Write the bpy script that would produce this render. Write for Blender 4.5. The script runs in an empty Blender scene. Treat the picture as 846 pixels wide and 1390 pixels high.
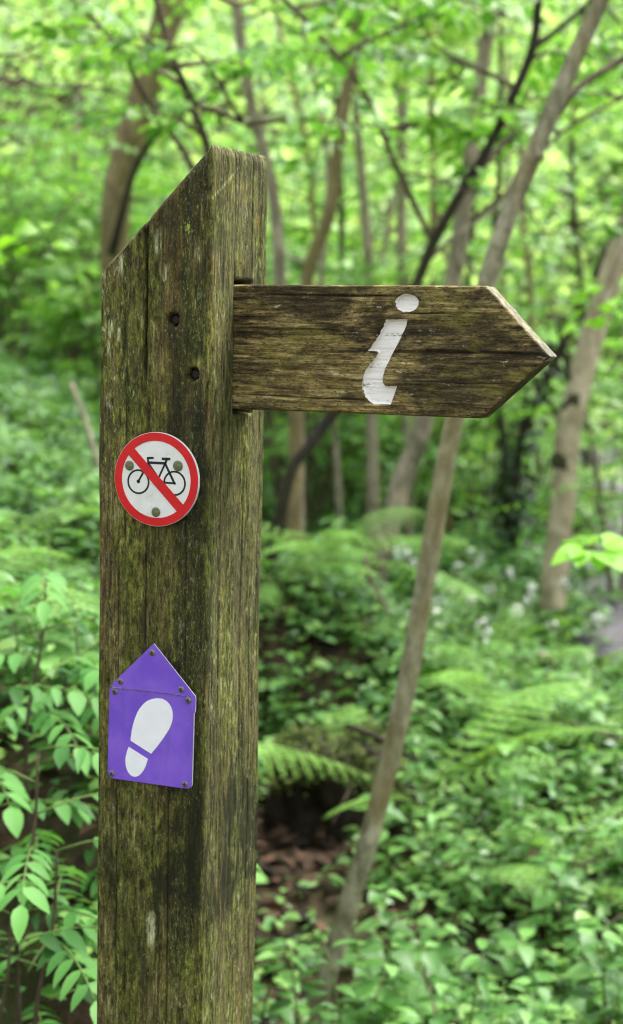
import bpy, bmesh, math, random
import numpy as np
from mathutils import Vector, Matrix, noise as mnoise
random.seed(7); rng = np.random.default_rng(7)
S = bpy.context.scene
COL = S.collection
PI = math.pi

# ------------------------------------------------------------------ camera
CAM_H = 1.5; PITCH = 0.1146; F = 1995.5
cam = bpy.data.objects.new('camera', bpy.data.cameras.new('camera')); COL.objects.link(cam)
cam.location = (0, 0, CAM_H); cam.rotation_euler = (PI/2 - PITCH, 0, 0)
cd = cam.data; cd.sensor_fit = 'VERTICAL'; cd.sensor_height = 36; cd.lens = F*36/1390
cd.clip_start = 0.05; cd.clip_end = 500
cd.dof.use_dof = True; cd.dof.focus_distance = 1.455; cd.dof.aperture_fstop = 5.1
S.camera = cam

def U(px, py, y):
    """world point at distance y in front of the camera that the photograph shows at (px, py)"""
    a = (px-423)/F; b = (695-py)/F
    dy = math.cos(PITCH)+b*math.sin(PITCH); dz = -math.sin(PITCH)+b*math.cos(PITCH)
    t = y/dy
    return Vector((a*t, y, CAM_H+dz*t))

# ------------------------------------------------------------------ terrain
def sst(a, b, x):
    t = np.clip((x-a)/(b-a), 0, 1); return t*t*(3-2*t)
def G(x, y):
    x = np.asarray(x, float); y = np.asarray(y, float)
    yy = np.clip(y, 0, 14)
    xe = -0.088*yy
    bank = 0.72*sst(0.05+0.04*yy, -0.05-0.04*yy, x-xe)*sst(1.7, 2.9, y)
    left = np.clip(xe-0.35-x, 0, 8)*0.42*sst(2.0, 5.0, y)
    mound = 0.58*np.exp(-((x+0.05)**2/0.30+(y-5.7)**2/0.6))
    hd = y-20-0.35*np.clip(x, -6, 10); lw = sst(0.07, 0.19, -x/np.maximum(y, 1))
    hill = (np.clip(hd, 0, 45)*0.36*(1-lw)+np.clip(hd, 0, 27)*0.30*lw)*sst(16, 30, y)
    right = np.clip(x-5.5, 0, 30)*0.35
    n = 0.05*np.sin(x*2.1+y*1.3)+0.04*np.sin(x*3.7-y*2.9+1)+0.03*np.sin(y*5.1+x*0.7)
    near = sst(1.7, 3.2, y)
    return bank+left+mound+hill+right+n*(0.3+0.7*near)
def g1(x, y): return float(G(x, y))

# ------------------------------------------------------------------ node helpers
class NT:
    def __init__(s, name):
        s.m = bpy.data.materials.new(name); s.m.use_nodes = True
        s.t = s.m.node_tree; s.t.nodes.clear()
        s.out = s.t.nodes.new('ShaderNodeOutputMaterial')
    def n(s, typ, **kw):
        nd = s.t.nodes.new(typ)
        for k, v in kw.items(): setattr(nd, k, v)
        return nd
    def put(s, sock, v):
        if isinstance(v, bpy.types.NodeSocket): s.t.links.new(v, sock)
        elif isinstance(v, (tuple, list)) and len(v) == 3 and sock.type == 'RGBA': sock.default_value = (*v, 1)
        else: sock.default_value = v
    def coord(s, which='Object', scale=(1, 1, 1), loc=(0, 0, 0)):
        tc = s.n('ShaderNodeTexCoord'); mp = s.n('ShaderNodeMapping')
        s.put(mp.inputs['Vector'], tc.outputs[which]); mp.inputs['Scale'].default_value = scale; mp.inputs['Location'].default_value = loc
        return mp.outputs[0]
    def noise(s, vec, scale=1.0, detail=4, rough=0.6, dist=0.0):
        nd = s.n('ShaderNodeTexNoise'); s.put(nd.inputs['Vector'], vec)
        nd.inputs['Scale'].default_value = scale; nd.inputs['Detail'].default_value = detail
        nd.inputs['Roughness'].default_value = rough; nd.inputs['Distortion'].default_value = dist
        return nd.outputs['Fac']
    def ramp(s, fac, stops):
        nd = s.n('ShaderNodeValToRGB'); s.put(nd.inputs[0], fac)
        e = nd.color_ramp.elements
        while len(e) < len(stops): e.new(0.5)
        for i, (p, c) in enumerate(stops):
            e[i].position = p; e[i].color = (c, c, c, 1) if not isinstance(c, tuple) else (*c, 1)
        return nd.outputs[0]
    def step(s, v, a, b):
        nd = s.n('ShaderNodeMapRange', interpolation_type='SMOOTHSTEP')
        s.put(nd.inputs[0], v); nd.inputs[1].default_value = a; nd.inputs[2].default_value = b
        return nd.outputs[0]
    def math(s, op, a, b=0.0):
        nd = s.n('ShaderNodeMath', operation=op); s.put(nd.inputs[0], a); s.put(nd.inputs[1], b); return nd.outputs[0]
    def mul(s, a, b): return s.math('MULTIPLY', a, b)
    def mix(s, fac, a, b, blend='MIX'):
        nd = s.n('ShaderNodeMix', data_type='RGBA', blend_type=blend)
        s.put(nd.inputs[0], fac); s.put(nd.inputs[6], a); s.put(nd.inputs[7], b); return nd.outputs[2]
    def attr(s, name):
        return s.n('ShaderNodeAttribute', attribute_name=name).outputs['Fac']
    def xyz(s, vec):
        nd = s.n('ShaderNodeSeparateXYZ'); s.put(nd.inputs[0], vec); return nd.outputs
    def bump(s, h, strength=0.5, dist=0.001):
        nd = s.n('ShaderNodeBump'); nd.inputs['Strength'].default_value = strength; nd.inputs['Distance'].default_value = dist
        s.put(nd.inputs['Height'], h); return nd.outputs[0]
    def punch(s, c, g, k):
        nd = s.n('ShaderNodeGamma'); s.put(nd.inputs[0], c); nd.inputs[1].default_value = g
        return s.mix(1.0, nd.outputs[0], (k, k, k), 'MULTIPLY')
    def bsdf(s, color, rough=0.8, normal=None, metallic=0.0, spec=0.3):
        b = s.n('ShaderNodeBsdfPrincipled'); s.put(b.inputs['Base Color'], color); s.put(b.inputs['Roughness'], rough)
        s.put(b.inputs['Metallic'], metallic); b.inputs['Specular IOR Level'].default_value = spec
        if normal is not None: s.put(b.inputs['Normal'], normal)
        s.t.links.new(b.outputs[0], s.out.inputs[0]); return b

def plain(name, col, rough=0.5, metallic=0.0, var=0.15, scale=60, spec=0.4, bump=0.0, dirt=None, dirt_amt=0.0):
    k = NT(name); v = k.coord()
    nz = k.noise(v, scale, 5, 0.65)
    c = k.mix(k.step(nz, 0.3, 0.7), tuple(x*(1-var) for x in col), tuple(min(1, x*(1+var)) for x in col))
    if dirt:
        d = k.mul(k.step(k.noise(v, scale*0.35, 6, 0.7, 0.3), 0.5, 0.8), dirt_amt)
        c = k.mix(d, c, dirt)
    k.bsdf(c, rough, k.bump(nz, 0.4, bump) if bump else None, metallic, spec)
    return k.m

# ------------------------------------------------------------------ materials
def post_material():
    k = NT('weathered_post_wood'); o = k.coord()
    X = k.xyz(o)
    fib = k.noise(k.coord(scale=(330, 330, 26)), 1, 6, 0.72, 0.2)
    fib2 = k.noise(k.coord(scale=(120, 120, 7), loc=(3, 1, 2)), 1, 5, 0.65, 0.3)
    band = k.noise(k.coord(scale=(36, 36, 1.6), loc=(7, 0, 3)), 1, 4, 0.6)
    blot = k.noise(k.coord(scale=(26, 26, 9), loc=(1, 5, 0)), 1, 6, 0.68, 0.4)
    mot = k.noise(k.coord(scale=(210, 210, 62), loc=(6, 2, 8)), 1, 6, 0.75, 0.3)
    spk = k.noise(k.coord(scale=(620, 620, 260)), 1, 4, 0.7)
    wood = k.ramp(fib, [(0.33, (0.014, 0.010, 0.004)), (0.45, (0.075, 0.056, 0.022)), (0.56, (0.16, 0.125, 0.056)), (0.70, (0.30, 0.25, 0.14))])
    wood = k.mix(k.mul(k.step(band, 0.46, 0.66), 0.5), wood, (0.15, 0.085, 0.032))
    wood = k.mix(k.mul(k.step(fib2, 0.50, 0.36), 0.8), wood, (0.020, 0.016, 0.007))
    # green algae film
    alg = k.step(k.noise(k.coord(scale=(30, 30, 6), loc=(9, 2, 4)), 1, 6, 0.7, 0.5), 0.36, 0.58)
    algc = k.ramp(mot, [(0.34, (0.012, 0.014, 0.002)), (0.48, (0.070, 0.072, 0.010)), (0.60, (0.13, 0.135, 0.022)), (0.72, (0.22, 0.22, 0.06))])
    c = k.mix(k.mul(alg, 0.72), wood, algc)
    # dark damp stains, a broad one along the near edge of the signed face
    edge = k.mul(k.step(X[0], -0.062, -0.028), k.step(X[0], 0.001, -0.008))
    stain = k.step(k.math('ADD', k.math('ADD', blot, k.mul(edge, 0.15)), k.mul(k.math('SUBTRACT', mot, 0.5), 0.35)), 0.52, 0.68)
    c = k.mix(k.mul(stain, 0.74), c, (0.016, 0.015, 0.005))
    # vivid moss flecks
    mf = k.step(k.noise(k.coord(scale=(170, 170, 45), loc=(4, 4, 1)), 1, 6, 0.75), 0.57, 0.66)
    mz = k.step(k.noise(k.coord(scale=(22, 22, 5), loc=(0, 8, 8)), 1, 4), 0.42, 0.58)
    c = k.mix(k.mul(k.mul(mf, mz), 0.85), c, k.mix(spk, (0.10, 0.125, 0.010), (0.30, 0.33, 0.06)))
    # pale grey lichen flecks: the outer edge of the signed face and the side face
    lf = k.step(k.noise(k.coord(scale=(150, 150, 44), loc=(8, 3, 6)), 1, 6, 0.76, 0.4), 0.555, 0.64)
    lz = k.step(k.noise(k.coord(scale=(20, 20, 5), loc=(5, 5, 5)), 1, 4), 0.46, 0.64)
    leftb = k.mul(k.step(X[0], -0.078, -0.118), k.step(X[2], 1.30, 1.62))
    side = k.step(X[1], 0.003, 0.02)
    lz2 = k.math('MINIMUM', k.math('ADD', k.mul(lz, 0.55), k.math('ADD', k.mul(leftb, 0.9), k.mul(side, 0.45))), 1.0)
    c = k.mix(k.mul(k.mul(lf, lz2), 0.85), c, k.mix(spk, (0.20, 0.18, 0.11), (0.50, 0.48, 0.37)))
    # grey weathering of the side face
    c = k.mix(k.mul(k.mul(side, k.step(fib2, 0.40, 0.6)), 0.45), c, k.mix(mot, (0.045, 0.042, 0.016), (0.20, 0.185, 0.095)))
    # orange lichen high up
    of = k.step(k.noise(k.coord(scale=(60, 60, 22), loc=(2, 9, 1)), 1, 6, 0.75), 0.57, 0.68)
    c = k.mix(k.mul(k.mul(of, k.step(X[2], 1.64, 1.74)), 0.75), c, (0.26, 0.12, 0.012))
    # grit
    c = k.mix(k.mul(k.step(spk, 0.57, 0.68), 0.6), c, (0.30, 0.28, 0.16))
    c = k.mix(k.mul(k.step(spk, 0.43, 0.33), 0.7), c, (0.010, 0.009, 0.004))
    pale = k.mul(k.attr('pale'), k.step(fib, 0.40, 0.54))
    c = k.mix(k.mul(pale, 0.85), c, (0.40, 0.38, 0.25))
    c = k.mix(k.attr('crack_and_shade'), c, (0.010, 0.007, 0.004))
    c = k.mix(1.0, c, k.ramp(mot, [(0.36, 0.52), (0.50, 0.98), (0.64, 1.45)]), 'MULTIPLY')
    big = k.noise(k.coord(scale=(17, 17, 4.5), loc=(2, 7, 5)), 1, 5, 0.65, 0.5)
    c = k.mix(1.0, c, k.ramp(big, [(0.34, 0.62), (0.50, 0.97), (0.66, 1.38)]), 'MULTIPLY')
    low = k.mul(k.step(X[0], -0.085, -0.05), k.mul(k.step(X[2], 1.20, 1.10), k.step(X[2], 0.96, 1.04)))
    dk = k.step(k.math('ADD', k.noise(k.coord(scale=(40, 40, 15), loc=(3, 4, 7)), 1, 6, 0.75, 0.5), k.mul(low, 0.12)), 0.55, 0.66)
    c = k.mix(k.mul(dk, 0.75), c, (0.012, 0.013, 0.004))
    c = k.punch(c, 1.12, 1.46)
    c = k.mix(1.0, c, (0.90, 1.03, 0.88), 'MULTIPLY')
    h = k.math('ADD', k.math('ADD', fib, k.mul(fib2, 0.6)), k.math('ADD', k.mul(spk, 0.5), k.mul(mot, 0.6)))
    k.bsdf(c, k.ramp(blot, [(0.4, 0.92), (0.7, 0.7)]), k.bump(h, 1.0, 0.0014), spec=0.25)
    return k.m

def arm_material():
    k = NT('weathered_arm_wood')
    fib = k.noise(k.coord(scale=(24, 320, 340)), 1, 6, 0.72, 0.2)
    fib2 = k.noise(k.coord(scale=(4.5, 110, 110), loc=(3, 1, 2)), 1, 5, 0.62, 0.3)
    blot = k.noise(k.coord(scale=(12, 30, 30), loc=(1.7, 5, 0)), 1, 6, 0.7, 0.6)
    big = k.noise(k.coord(scale=(6, 10, 9), loc=(4.2, 1, 7)), 1, 4, 0.6)
    spk = k.noise(k.coord(scale=(240, 560, 600)), 1, 3, 0.6)
    c = k.ramp(fib, [(0.32, (0.024, 0.015, 0.004)), (0.44, (0.115, 0.080, 0.026)), (0.56, (0.235, 0.175, 0.066)), (0.70, (0.40, 0.33, 0.16))])
    c = k.mix(k.mul(k.step(fib2, 0.50, 0.34), 0.85), c, (0.022, 0.014, 0.005))
    c = k.mix(k.mul(k.step(fib2, 0.58, 0.70), 0.55), c, (0.25, 0.215, 0.10))
    X = k.xyz(k.coord())
    rightb = k.step(X[0], 0.05, 0.22)
    st = k.step(k.math('ADD', k.math('ADD', blot, k.mul(rightb, 0.06)), k.mul(k.math('SUBTRACT', big, 0.5), 0.5)), 0.50, 0.66)
    c = k.mix(k.mul(st, 0.80), c, (0.018, 0.012, 0.005))
    alg = k.step(k.noise(k.coord(scale=(14, 40, 44), loc=(9, 2, 4)), 1, 6, 0.7, 0.5), 0.50, 0.66)
    c = k.mix(k.mul(alg, 0.5), c, (0.14, 0.125, 0.022))
    lf = k.step(k.noise(k.coord(scale=(45, 130, 140), loc=(8, 3, 6)), 1, 4, 0.65), 0.66, 0.70)
    c = k.mix(k.mul(lf, 0.7), c, (0.34, 0.32, 0.25))
    c = k.mix(k.mul(k.step(spk, 0.44, 0.34), 0.75), c, (0.012, 0.008, 0.004))
    c = k.mix(k.mul(k.step(spk, 0.60, 0.70), 0.25), c, (0.36, 0.31, 0.17))
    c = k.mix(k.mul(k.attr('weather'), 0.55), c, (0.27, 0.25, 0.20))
    c = k.mix(k.attr('crack_and_shade'), c, (0.009, 0.006, 0.003))  # cracks, plus damp and painted shade along the lower rim
    mot = k.noise(k.coord(scale=(52, 170, 180), loc=(6, 2, 8)), 1, 6, 0.75, 0.3)
    c = k.mix(1.0, c, k.ramp(mot, [(0.36, 0.52), (0.50, 1.0), (0.64, 1.45)]), 'MULTIPLY')
    c = k.punch(c, 1.08, 1.48)
    c = k.mix(1.0, c, (0.93, 1.0, 1.02), 'MULTIPLY')
    # white paint left in the carving
    pn = k.noise(k.coord(scale=(300, 300, 300)), 1, 4, 0.7)
    pn2 = k.noise(k.coord(scale=(60, 120, 150), loc=(3, 3, 3)), 1, 5, 0.75)
    pn3 = k.noise(k.coord(scale=(130, 190, 190), loc=(5, 1, 1)), 1, 6, 0.75)
    pm = k.step(k.math('ADD', k.attr('paint'), k.mul(k.math('SUBTRACT', pn3, 0.47), 1.3)), -0.06, 0.08)
    pc = k.mix(k.step(pn2, 0.52, 0.72), (0.86, 0.845, 0.78), (0.58, 0.57, 0.48))
    pc = k.mix(k.mul(k.step(pn, 0.62, 0.7), 0.5), pc, (0.25, 0.24, 0.18))
    c = k.mix(k.mul(pm, k.math('SUBTRACT', 1.0, k.mul(k.step(pn2, 0.60, 0.68), 0.85))), c, pc)
    h = k.math('ADD', k.math('ADD', fib, k.mul(fib2, 0.6)), k.mul(spk, 0.4))
    k.bsdf(c, 0.82, k.bump(h, 0.8, 0.0012), spec=0.25)
    return k.m

def bark(name, lo, hi, moss=None, moss_amt=0.0, alg=None, alg_amt=0.0, fine=1.0):
    k = NT(name)
    n1 = k.noise(k.coord(scale=(18*fine, 18*fine, 7*fine)), 1, 6, 0.7, 0.4); n2 = k.noise(k.coord(scale=(90*fine, 90*fine, 50*fine)), 1, 4, 0.65)
    c = k.mix(k.step(n1, 0.35, 0.68), lo, hi)
    c = k.mix(k.mul(k.step(n2, 0.55, 0.7), 0.5), c, tuple(x*0.5 for x in lo))
    if alg: c = k.mix(k.mul(k.step(k.noise(k.coord(scale=(6, 6, 2.2), loc=(3, 3, 3)), 1, 4), 0.44, 0.62), alg_amt), c, alg)
    if moss: c = k.mix(k.mul(k.step(k.noise(k.coord(scale=(7, 7, 4), loc=(1, 3, 9)), 1, 5, 0.7), 0.5, 0.62), moss_amt), c, moss)
    k.bsdf(c, 0.85, k.bump(k.math('ADD', n1, n2), 0.6, 0.006), spec=0.25)
    return k.m

def leaf(name, lo, hi, trans=0.45, rough=0.45, spec=0.35):
    k = NT(name)
    gi = k.n('ShaderNodeNewGeometry').outputs['Random Per Island']
    oi = k.n('ShaderNodeObjectInfo').outputs['Random']
    sc = lambda c_, f: tuple(min(1, x*f) for x in c_)
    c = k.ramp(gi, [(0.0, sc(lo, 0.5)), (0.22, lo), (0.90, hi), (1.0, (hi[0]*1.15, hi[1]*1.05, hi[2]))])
    hs = k.n('ShaderNodeHueSaturation'); k.put(hs.inputs['Color'], c)
    k.put(hs.inputs['Value'], k.math('ADD', 0.85, k.mul(oi, 0.3)))
    c = hs.outputs[0]
    b = k.n('ShaderNodeBsdfPrincipled'); k.put(b.inputs['Base Color'], c); b.inputs['Roughness'].default_value = rough
    b.inputs['Specular IOR Level'].default_value = spec
    t = k.n('ShaderNodeBsdfTranslucent')
    k.put(t.inputs['Color'], k.mix(1.0, c, (1.3, 1.32, 0.72), 'MULTIPLY'))
    mx = k.n('ShaderNodeMixShader'); mx.inputs[0].default_value = trans
    k.t.links.new(b.outputs[0], mx.inputs[1]); k.t.links.new(t.outputs[0], mx.inputs[2]); k.t.links.new(mx.outputs[0], k.out.inputs[0])
    return k.m

M = {}
M['post'] = post_material(); M['arm'] = arm_material()
M['bolt'] = plain('rusty_iron', (0.025, 0.018, 0.012), 0.7, 0.3, bump=0.001, scale=300)
M['sign_white'] = plain('grimy_white_enamel', (0.74, 0.77, 0.71), 0.35, var=0.05, scale=60, dirt=(0.40, 0.42, 0.28), dirt_amt=0.85)
M['sign_red'] = plain('red_sign_film', (0.60, 0.012, 0.014), 0.32, var=0.10, scale=60, dirt=(0.36, 0.02, 0.014), dirt_amt=0.5)
M['sign_black'] = plain('black_sign_film', (0.012, 0.014, 0.016), 0.35, var=0.2)
M['olive_screw'] = plain('algae_covered_screw', (0.14, 0.145, 0.065), 0.75, var=0.35, scale=500, bump=0.0008)
M['purple'] = plain('purple_plastic', (0.185, 0.085, 0.60), 0.34, var=0.045, scale=40, dirt=(0.12, 0.07, 0.36), dirt_amt=0.30)
def purple_material():
    k = NT('weathered_purple_plastic')
    a = k.noise(k.coord(scale=(70, 70, 9)), 1, 5, 0.65); b = k.noise(k.coord(scale=(24, 24, 24), loc=(3, 1, 4)), 1, 4, 0.6); f = k.noise(k.coord(scale=(700, 700, 700)), 1, 3, 0.6)
    c = k.mix(k.step(b, 0.35, 0.68), (0.165, 0.078, 0.56), (0.225, 0.115, 0.62))
    c = k.mix(k.mul(k.step(a, 0.54, 0.72), 0.35), c, (0.10, 0.07, 0.30))
    c = k.mix(k.mul(k.step(f, 0.64, 0.72), 0.45), c, (0.07, 0.06, 0.12))
    z = k.xyz(k.coord())[2]
    c = k.mix(k.mul(k.mul(k.step(z, -0.055, -0.082), k.step(b, 0.40, 0.6)), 0.45), c, (0.10, 0.10, 0.10))
    k.bsdf(c, k.ramp(a, [(0.3, 0.28), (0.7, 0.5)]), k.bump(b, 0.2, 0.002), spec=0.4); return k.m
M['purple'] = purple_material()
M['print_white'] = plain('white_print', (0.84, 0.87, 0.88), 0.35, var=0.03, dirt=(0.66, 0.68, 0.68), dirt_amt=0.3)
M['plate_edge'] = plain('white_plastic_edge', (0.72, 0.72, 0.74), 0.4, var=0.1, scale=200)
M['steel'] = plain('dull_steel', (0.20, 0.19, 0.17), 0.5, 0.6, var=0.3, scale=500, dirt=(0.12, 0.07, 0.03), dirt_amt=0.7)
M['slot'] = plain('slot_dirt', (0.03, 0.025, 0.02), 0.9)
M['bark_grey'] = bark('grey_sapling_bark', (0.14, 0.132, 0.075), (0.36, 0.345, 0.225), alg=(0.19, 0.15, 0.04), alg_amt=0.5, fine=2.2)
M['bark_pale'] = bark('pale_bark', (0.20, 0.17, 0.115), (0.40, 0.345, 0.25), moss=(0.05, 0.055, 0.015), moss_amt=0.5)
M['bark_tan'] = bark('tan_bark', (0.30, 0.25, 0.155), (0.52, 0.45, 0.31), moss=(0.12, 0.11, 0.04), moss_amt=0.5)
M['bark_mossy'] = bark('mossy_bark', (0.16, 0.135, 0.09), (0.33, 0.285, 0.20), moss=(0.03, 0.036, 0.008), moss_amt=0.7)
M['bark_ochre'] = bark('ochre_bark', (0.14, 0.11, 0.05), (0.29, 0.225, 0.115), alg=(0.13, 0.12, 0.03), alg_amt=0.5)
M['bark_dark'] = bark('dark_bark', (0.018, 0.015, 0.010), (0.05, 0.042, 0.028), moss=(0.035, 0.035, 0.012), moss_amt=0.4)
M['bark_brown'] = bark('brown_twig_bark', (0.06, 0.045, 0.028), (0.14, 0.11, 0.07))
M['moss'] = plain('bright_moss', (0.07, 0.10, 0.014), 0.9, var=0.5, scale=60, bump=0.01)
M['band_moss'] = plain('dark_trunk_moss', (0.035, 0.038, 0.012), 0.9, var=0.6, scale=40, bump=0.01)
M['rot'] = plain('rotten_wood', (0.020, 0.013, 0.008), 0.9, var=0.5, scale=30, bump=0.01)
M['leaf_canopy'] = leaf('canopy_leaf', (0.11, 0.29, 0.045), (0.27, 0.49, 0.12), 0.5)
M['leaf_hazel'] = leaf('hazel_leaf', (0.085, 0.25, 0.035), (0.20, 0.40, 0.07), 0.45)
M['leaf_far'] = leaf('far_leaf', (0.21, 0.39, 0.13), (0.50, 0.67, 0.33), 0.5)  # lightened in place of haze over the distant foliage
M['leaf_ground'] = leaf('ground_leaf', (0.085, 0.22, 0.035), (0.25, 0.44, 0.12), 0.38, 0.42, 0.4)
M['leaf_plant'] = leaf('plant_leaf', (0.075, 0.21, 0.036), (0.20, 0.42, 0.10), 0.38, 0.42, 0.4)
M['leaf_dark'] = leaf('dark_ground_leaf', (0.045, 0.14, 0.035), (0.15, 0.33, 0.10), 0.3, 0.36, 0.5)
M['leaf_ash'] = leaf('sapling_leaf', (0.06, 0.20, 0.04), (0.13, 0.33, 0.075), 0.40, 0.5, 0.22)
M['leaf_fern'] = leaf('fern_leaf', (0.17, 0.38, 0.06), (0.27, 0.50, 0.10), 0.42)
M['leaf_ivy'] = leaf('ivy_leaf', (0.012, 0.035, 0.010), (0.04, 0.085, 0.02), 0.15, 0.35)
M['leaf_bright'] = leaf('bright_leaf', (0.20, 0.46, 0.03), (0.28, 0.55, 0.05), 0.5)
M['litter'] = leaf('dead_leaf', (0.018, 0.011, 0.008), (0.10, 0.056, 0.036), 0.1, 0.8, 0.2)
M['flower'] = plain('white_petal', (0.66, 0.68, 0.62), 0.6, var=0.05)
M['stalk'] = plain('green_stalk', (0.10, 0.16, 0.03), 0.6, var=0.2)

def ground_material():
    k = NT('woodland_floor')
    a = k.noise(k.coord(scale=(1.3, 1.3, 1.3)), 1, 6, 0.6); b = k.noise(k.coord(scale=(22, 22, 22)), 1, 5, 0.7)
    c = k.ramp(b, [(0.3, (0.016, 0.011, 0.007)), (0.5, (0.05, 0.032, 0.018)), (0.7, (0.10, 0.066, 0.04))])
    c = k.mix(k.mul(k.step(a, 0.45, 0.62), 0.75), c, (0.03, 0.05, 0.010))
    k.bsdf(c, 0.9, k.bump(b, 0.8, 0.03), spec=0.2); return k.m
M['ground'] = ground_material()
M['path'] = plain('wet_path_mud', (0.105, 0.095, 0.108), 0.7, var=0.3, scale=6, dirt=(0.06, 0.05, 0.045), dirt_amt=0.6, bump=0.02)

# ------------------------------------------------------------------ object helpers
def tag(o, label=None, cat=None, group=None, kind=None):
    if label: o['label'] = label
    if cat: o['category'] = cat
    if group: o['group'] = group
    if kind: o['kind'] = kind
    return o
def empty(name, loc, label, cat, group=None, rot=None):
    o = bpy.data.objects.new(name, None); COL.objects.link(o); o.empty_display_size = 0.05
    o.location = loc
    if rot is not None: o.rotation_euler = rot
    return tag(o, label, cat, group)
def copy_tree(o, parent=None):
    c = o.copy(); COL.objects.link(c)
    if parent is not None: c.parent = parent
    for ch in list(o.children): copy_tree(ch, c)
    return c
def link(name, me, parent=None, mats=()):
    o = bpy.data.objects.new(name, me); COL.objects.link(o)
    for m in mats: me.materials.append(m)
    if parent is not None: o.parent = parent
    return o
class MB:
    def __init__(s): s.v = []; s.q = []; s.t = []; s.qm = []; s.tm = []; s.nv = 0
    def add(s, V, Q=None, T=None, m=0):
        V = np.asarray(V, float).reshape(-1, 3)
        if Q is not None and len(Q): Q = np.asarray(Q, int).reshape(-1, 4); s.q.append(Q+s.nv); s.qm.append(np.full(len(Q), m))
        if T is not None and len(T): T = np.asarray(T, int).reshape(-1, 3); s.t.append(T+s.nv); s.tm.append(np.full(len(T), m))
        s.v.append(V); s.nv += len(V)
    def mesh(s, name, smooth=True):
        me = bpy.data.meshes.new(name)
        V = np.concatenate(s.v)
        Q = np.concatenate(s.q) if s.q else np.zeros((0, 4), int); T = np.concatenate(s.t) if s.t else np.zeros((0, 3), int)
        nl = Q.size+T.size; nf = len(Q)+len(T)
        me.vertices.add(len(V)); me.vertices.foreach_set('co', V.astype(np.float32).ravel())
        me.loops.add(nl); me.loops.foreach_set('vertex_index', np.concatenate([Q.ravel(), T.ravel()]).astype(np.int32))
        me.polygons.add(nf)
        st = np.concatenate([np.arange(len(Q))*4, Q.size+np.arange(len(T))*3]).astype(np.int32)
        me.polygons.foreach_set('loop_start', st)
        mi = np.concatenate((s.qm or [np.zeros(0, int)])+(s.tm or [np.zeros(0, int)])).astype(np.int32)
        me.polygons.foreach_set('material_index', mi)
        me.polygons.foreach_set('use_smooth', np.full(nf, smooth))
        me.update(calc_edges=True); me.validate()
        return me
    def build(s, name, mats, parent=None, smooth=True):
        if not isinstance(mats, (list, tuple)): mats = [mats]
        return link(name, s.mesh(name, smooth), parent, mats)

def catmull(P, n):
    P = [Vector(p) for p in P]; P = [P[0]*2-P[1]]+P+[P[-1]*2-P[-2]]
    out = []
    for i in range(1, len(P)-2):
        for k in range(n):
            t = k/n
            a, b, c, d = P[i-1], P[i], P[i+1], P[i+2]
            out.append(0.5*((2*b)+(c-a)*t+(2*a-5*b+4*c-d)*t*t+(3*b-a-3*c+d)*t**3))
    out.append(P[-2]); return out
def tube(mb, P, R, sides=8, m=0, rough=0.0, seed=0.0, knots=()):
    P = [Vector(p) for p in P]; n = len(P)
    ref = Vector((0.31, 0.87, 0.21)); V = []
    prev = None
    for i in range(n):
        t = (P[min(i+1, n-1)]-P[max(i-1, 0)]).normalized()
        if prev is None:
            a = t.cross(ref).normalized()
        else:
            a = (prev-t*prev.dot(t)).normalized()
        prev = a; b = t.cross(a)
        for k in range(sides):
            an = 2*PI*k/sides; d = a*math.cos(an)+b*math.sin(an)
            r = R[i]
            if rough:
                q = P[i]+d*R[i]; r *= 1+rough*mnoise.noise(q*9+Vector((seed, 0, 0)))+rough*0.6*mnoise.noise(q*30)
            for (kp, kd, kr, kh) in knots:
                w = (P[i]+d*R[i]-kp).length
                if w < kr*2: r += kh*math.exp(-(w/kr)**2*2)
            V.append(P[i]+d*r)
    Q = [(i*sides+k, i*sides+(k+1) % sides, (i+1)*sides+(k+1) % sides, (i+1)*sides+k) for i in range(n-1) for k in range(sides)]
    V.append(P[0]); V.append(P[-1])
    T = [(len(V)-2, (k+1) % sides, k) for k in range(sides)]+[(len(V)-1, (n-1)*sides+k, (n-1)*sides+(k+1) % sides) for k in range(sides)]
    mb.add(np.array(V), Q, T, m)

# leaf template: length along +x, width along y
def ltemp(n, w, fold=0.25, droop=0.25, power=0.75):
    V = []; 
    for i in range(n+1):
        t = i/n; hw = w*max(math.sin(PI*t**power), 0)**0.85*0.5+0.012
        if i == n: hw = 0.006
        z = -droop*t*t
        V += [(t, hw, z+fold*hw), (t, 0, z), (t, -hw, z+fold*hw)]
    Q = []
    for i in range(n):
        a = i*3; Q += [(a, a+1, a+4, a+3), (a+1, a+2, a+5, a+4)]
    return np.array(V, float), np.array(Q)
LT2 = ltemp(4, 0.72, power=0.7); LT4 = ltemp(6, 0.62, power=0.72); LTN = ltemp(5, 0.40, power=0.8); LTR = ltemp(6, 0.85, power=0.62); LTS = ltemp(5, 0.30, droop=0.5)
def norm(a): return a/np.maximum(np.linalg.norm(a, axis=-1, keepdims=True), 1e-9)
def put_leaves(mb, tmp, P, D, Z, sc, m=0, wj=0.15):
    V, Q = tmp; n = len(P)
    X = norm(D); Zp = norm(Z-X*np.sum(Z*X, 1, keepdims=True)); Y = np.cross(Zp, X)
    wv = 1+rng.normal(0, wj, n)
    W = P[:, None, :]+sc[:, None, None]*(V[None, :, 0:1]*X[:, None, :]+V[None, :, 1:2]*wv[:, None, None]*Y[:, None, :]+V[None, :, 2:3]*Zp[:, None, :])
    QQ = (Q[None]+(np.arange(n)*len(V))[:, None, None]).reshape(-1, 4)
    mb.add(W.reshape(-1, 3), QQ, None, m)
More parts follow.
